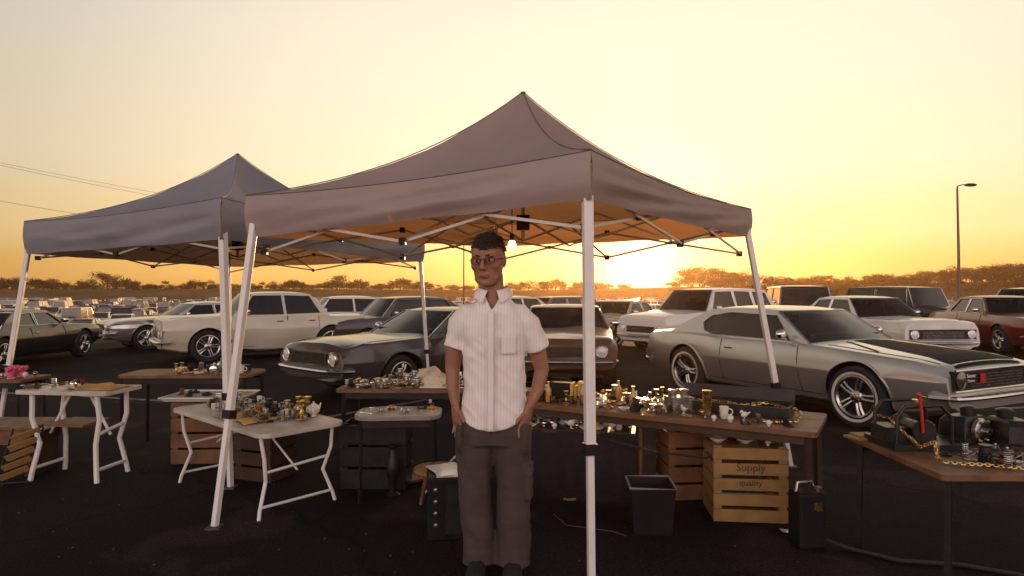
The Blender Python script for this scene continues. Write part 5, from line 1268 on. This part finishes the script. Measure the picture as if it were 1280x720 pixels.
    # trousers
    Tm = MB(); Tm.rings([ell(z, rx, ry, cx) for z, rx, ry, cx in ((.70, .186, .118, 0), (.76, .192, .132, 0), (.84, .162, .115, 0), (.92, .140, .10, 0), (.97, .130, .09, 0))])
    legs = (((-.092, 0, .80), (-.098, 0, .66), (-.104, -.008, .50), (-.092, .0, .33), (-.078, .012, .15), (-.076, .01, .045)), ((.095, 0, .80), (.10, 0, .66), (.108, -.004, .50), (.108, .0, .33), (.108, .012, .15), (.108, .01, .045)))
    for L_, rr2 in zip(legs, ([(.098, .115), (.096, .108), (.082, .09), (.078, .085), (.074, .088), (.075, .09)], [(.098, .115), (.098, .108), (.090, .092), (.090, .09), (.088, .092), (.09, .095)])):
        Tm.tube(L_, [(b2, a_) for a_, b2 in rr2] if False else rr2, 22)
    for s in (-1, 1): Tm.ball((s*.168, -.05, .735), (.036, .060, .095), 16, 12)
    Tm.box((.192, -.02, .50), (.03, .13, .17)); Tm.box((.20, -.02, .57), (.03, .14, .05))
    me = remesh(Tm, .0075, 3, 'trousers', ('trouser_cloth',))
    for v in me.vertices:
        p = v.co; k = 1 if p.z < .8 else .4
        a = noise.noise(V((p.x*6, p.y*6, p.z*9)))*.010+noise.noise(V((p.x*16+p.z*5, p.y*14, p.z*7)))*.007+abs(noise.noise(V((p.x*5+p.z*6, p.y*6, p.z*17+4))))*.008*(1 if p.z < .3 or .42 < p.z < .56 else .4)
        v.co = p+v.normal*(a*k-.003)
    tro = link('trousers', me, MAN)
    q = MB(); q.tube([(0, -.125, .80), (.0, -.118, .72), (.006, -.09, .66)], .003, 5); q.obj('fly_seam', 'seam', tro)
    for s in (-1, 1):
        q = MB(); x = -.085 if s < 0 else .108
        q.rings([[V((x+c_*w*(1), y, z+max(0, zz)*hh_)) for c_, zz in ((-1, 0), (-1.02, .3), (-.85, .75), (-.4, 1), (.4, 1), (.85, .75), (1.02, .3), (1, 0))] for y, w, hh_, z in ((.09, .03, .08, .012), (.06, .042, .10, .012), (-.02, .046, .095, .012), (-.10, .052, .06, .012), (-.16, .045, .045, .012), (-.19, .022, .03, .012))]); q.obj('shoe', 'black_cloth', MAN, 60)
        sh2 = MB(); sh2.rings([[V((x+c_*w, y, z)) for c_ in (-1, 1) for z in ((0, .016) if c_ < 0 else (.016, 0))] for y, w in ((.098, .028), (.06, .045), (-.02, .048), (-.10, .055), (-.165, .047), (-.198, .02))]); sh2.obj('sole', 'rubber', MAN, 0)
glass_mat('specs_glass', (.93, .92, .91), .12)
build_man()

# ------------------------------------------------------------------ haze, world, sun, camera
SUN_AZ, SUN_EL = math.atan2(800-640, F), radians(1.9)
hz = MB(); hz.box((0, 290, 14), (1430, 690, 38)); hb = hz.obj('haze', 'seam', None, 0); struct(hb, 'stuff')
m = bpy.data.materials.new('haze_air'); m.use_nodes = True; nt = m.node_tree; nt.nodes.clear(); o = nd(nt, 'ShaderNodeOutputMaterial'); pv = nd(nt, 'ShaderNodeVolumePrincipled')
pv.inputs['Color'].default_value = (1, .55, .24, 1); pv.inputs['Density'].default_value = .0004; pv.inputs['Anisotropy'].default_value = .78
nt.links.new(pv.outputs[0], o.inputs['Volume']); hb.data.materials.clear(); hb.data.materials.append(m)

w = bpy.data.worlds.new('World'); SC.world = w; w.use_nodes = True; nt = w.node_tree; nt.nodes.clear(); lk = nt.links.new
out = nd(nt, 'ShaderNodeOutputWorld'); tc = nd(nt, 'ShaderNodeTexCoord'); sep = nd(nt, 'ShaderNodeSeparateXYZ'); lk(tc.outputs['Generated'], sep.inputs[0])
def ramp(stops, src):
    r = nd(nt, 'ShaderNodeValToRGB'); r.color_ramp.interpolation = 'EASE'; e = r.color_ramp.elements
    while len(e) < len(stops): e.new(.5)
    for i, (p, c) in enumerate(stops): e[i].position = p; e[i].color = (*c, 1)
    lk(src, r.inputs['Fac']); return r.outputs['Color']
WEST = [(0, (.92, .45, .09)), (.03, (.98, .60, .18)), (.09, (1.02, .77, .38)), (.19, (1.0, .84, .58)), (.36, (.97, .85, .66)), (.46, (.90, .80, .64)), (.62, (.28, .25, .22)), (.8, (.13, .12, .12)), (1, (.10, .10, .11))]
EAST_FILL = [(0, (.75, .54, .48)), (.08, (1.1, .84, .74)), (.25, (1.25, 1.02, .94)), (.42, (.85, .74, .72)), (.62, (.25, .24, .27)), (1, (.10, .10, .12))]  # sky behind the camera, brightened as added front fill
cw = ramp(WEST, sep.outputs['Z']); ce = ramp(EAST_FILL, sep.outputs['Z'])
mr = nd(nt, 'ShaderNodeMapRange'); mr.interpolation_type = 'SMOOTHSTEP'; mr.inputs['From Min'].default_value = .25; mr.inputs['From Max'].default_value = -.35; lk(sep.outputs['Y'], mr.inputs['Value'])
EAST_BOOST = nd(nt, 'ShaderNodeMixRGB'); EAST_BOOST.blend_type = 'MULTIPLY'; EAST_BOOST.inputs[0].default_value = 1; lk(ce, EAST_BOOST.inputs[1]); EAST_BOOST.inputs[2].default_value = (1.85, 1.76, 1.74, 1)  # extra gain on the added fill from the eastern sky
mx = nd(nt, 'ShaderNodeMixRGB'); lk(mr.outputs[0], mx.inputs[0]); lk(cw, mx.inputs[1]); lk(EAST_BOOST.outputs[0], mx.inputs[2])
sd = V((sin(SUN_AZ)*cos(SUN_EL), cos(SUN_AZ)*cos(SUN_EL), sin(SUN_EL)))
dt = nd(nt, 'ShaderNodeVectorMath', operation='DOT_PRODUCT'); lk(tc.outputs['Generated'], dt.inputs[0]); dt.inputs[1].default_value = sd
mxm = nd(nt, 'ShaderNodeMath', operation='MAXIMUM'); lk(dt.outputs['Value'], mxm.inputs[0]); mxm.inputs[1].default_value = 0
fo = nd(nt, 'ShaderNodeMapRange'); fo.interpolation_type = 'SMOOTHSTEP'; fo.inputs['From Min'].default_value = .55; fo.inputs['From Max'].default_value = .93; fo.inputs['To Min'].default_value = .62; fo.inputs['To Max'].default_value = 1
ab = nd(nt, 'ShaderNodeMath', operation='ABSOLUTE'); lk(dt.outputs['Value'], ab.inputs[0]); lk(ab.outputs[0], fo.inputs['Value'])
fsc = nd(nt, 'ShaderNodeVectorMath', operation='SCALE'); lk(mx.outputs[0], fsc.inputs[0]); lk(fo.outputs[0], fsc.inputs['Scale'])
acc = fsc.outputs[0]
for pw, col_, st in ((2600, (1, .95, .7), 2.4), (330, (1, .86, .55), 1.0), (55, (1, .80, .58), .34), (9, (1, .8, .7), .04)):
    p = nd(nt, 'ShaderNodeMath', operation='POWER'); lk(mxm.outputs[0], p.inputs[0]); p.inputs[1].default_value = pw
    s = nd(nt, 'ShaderNodeVectorMath', operation='SCALE'); s.inputs[0].default_value = [c*st for c in col_]; lk(p.outputs[0], s.inputs['Scale'])
    ad = nd(nt, 'ShaderNodeVectorMath', operation='ADD'); lk(acc, ad.inputs[0]); lk(s.outputs[0], ad.inputs[1]); acc = ad.outputs[0]
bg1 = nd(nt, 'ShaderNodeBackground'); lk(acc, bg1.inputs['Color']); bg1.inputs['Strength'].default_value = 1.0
sky = nd(nt, 'ShaderNodeTexSky'); sky.sky_type = 'NISHITA'; sky.sun_disc = False; sky.sun_elevation = SUN_EL; sky.sun_rotation = SUN_AZ; sky.dust_density = 3
bg2 = nd(nt, 'ShaderNodeBackground'); lk(sky.outputs[0], bg2.inputs['Color']); bg2.inputs['Strength'].default_value = .05
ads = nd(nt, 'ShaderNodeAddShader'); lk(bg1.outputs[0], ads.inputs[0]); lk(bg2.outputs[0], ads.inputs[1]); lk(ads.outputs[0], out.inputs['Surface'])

l = bpy.data.lights.new('sun', 'SUN'); l.energy = 5; l.angle = radians(.6); l.color = (1, .62, .28); lo = bpy.data.objects.new('sun', l); COL.objects.link(lo)
lo.rotation_euler = (-V((sd.x, sd.y, sin(radians(3.2))))).to_track_quat('-Z', 'Y').to_euler()

cd = bpy.data.cameras.new('camera'); cam = bpy.data.objects.new('camera', cd); COL.objects.link(cam); SC.camera = cam
cd.sensor_width = 36; cd.lens = 36*F/1280; cam.location = (0, 0, CAMZ); cam.rotation_euler = (radians(90), 0, 0); cd.shift_y = 5/1280; cd.clip_end = 4000; cd.clip_start = .05
SC.view_settings.view_transform = 'Standard'; SC.view_settings.look = 'None'; SC.view_settings.exposure = 0; SC.view_settings.gamma = 1
c = SC.cycles; c.max_bounces = 6; c.transparent_max_bounces = 12; c.diffuse_bounces = 3; c.glossy_bounces = 3; c.volume_bounces = 0; c.use_denoising = True; c.caustics_reflective = False; c.caustics_refractive = False
c.sample_clamp_indirect = 4; c.volume_step_rate = 4
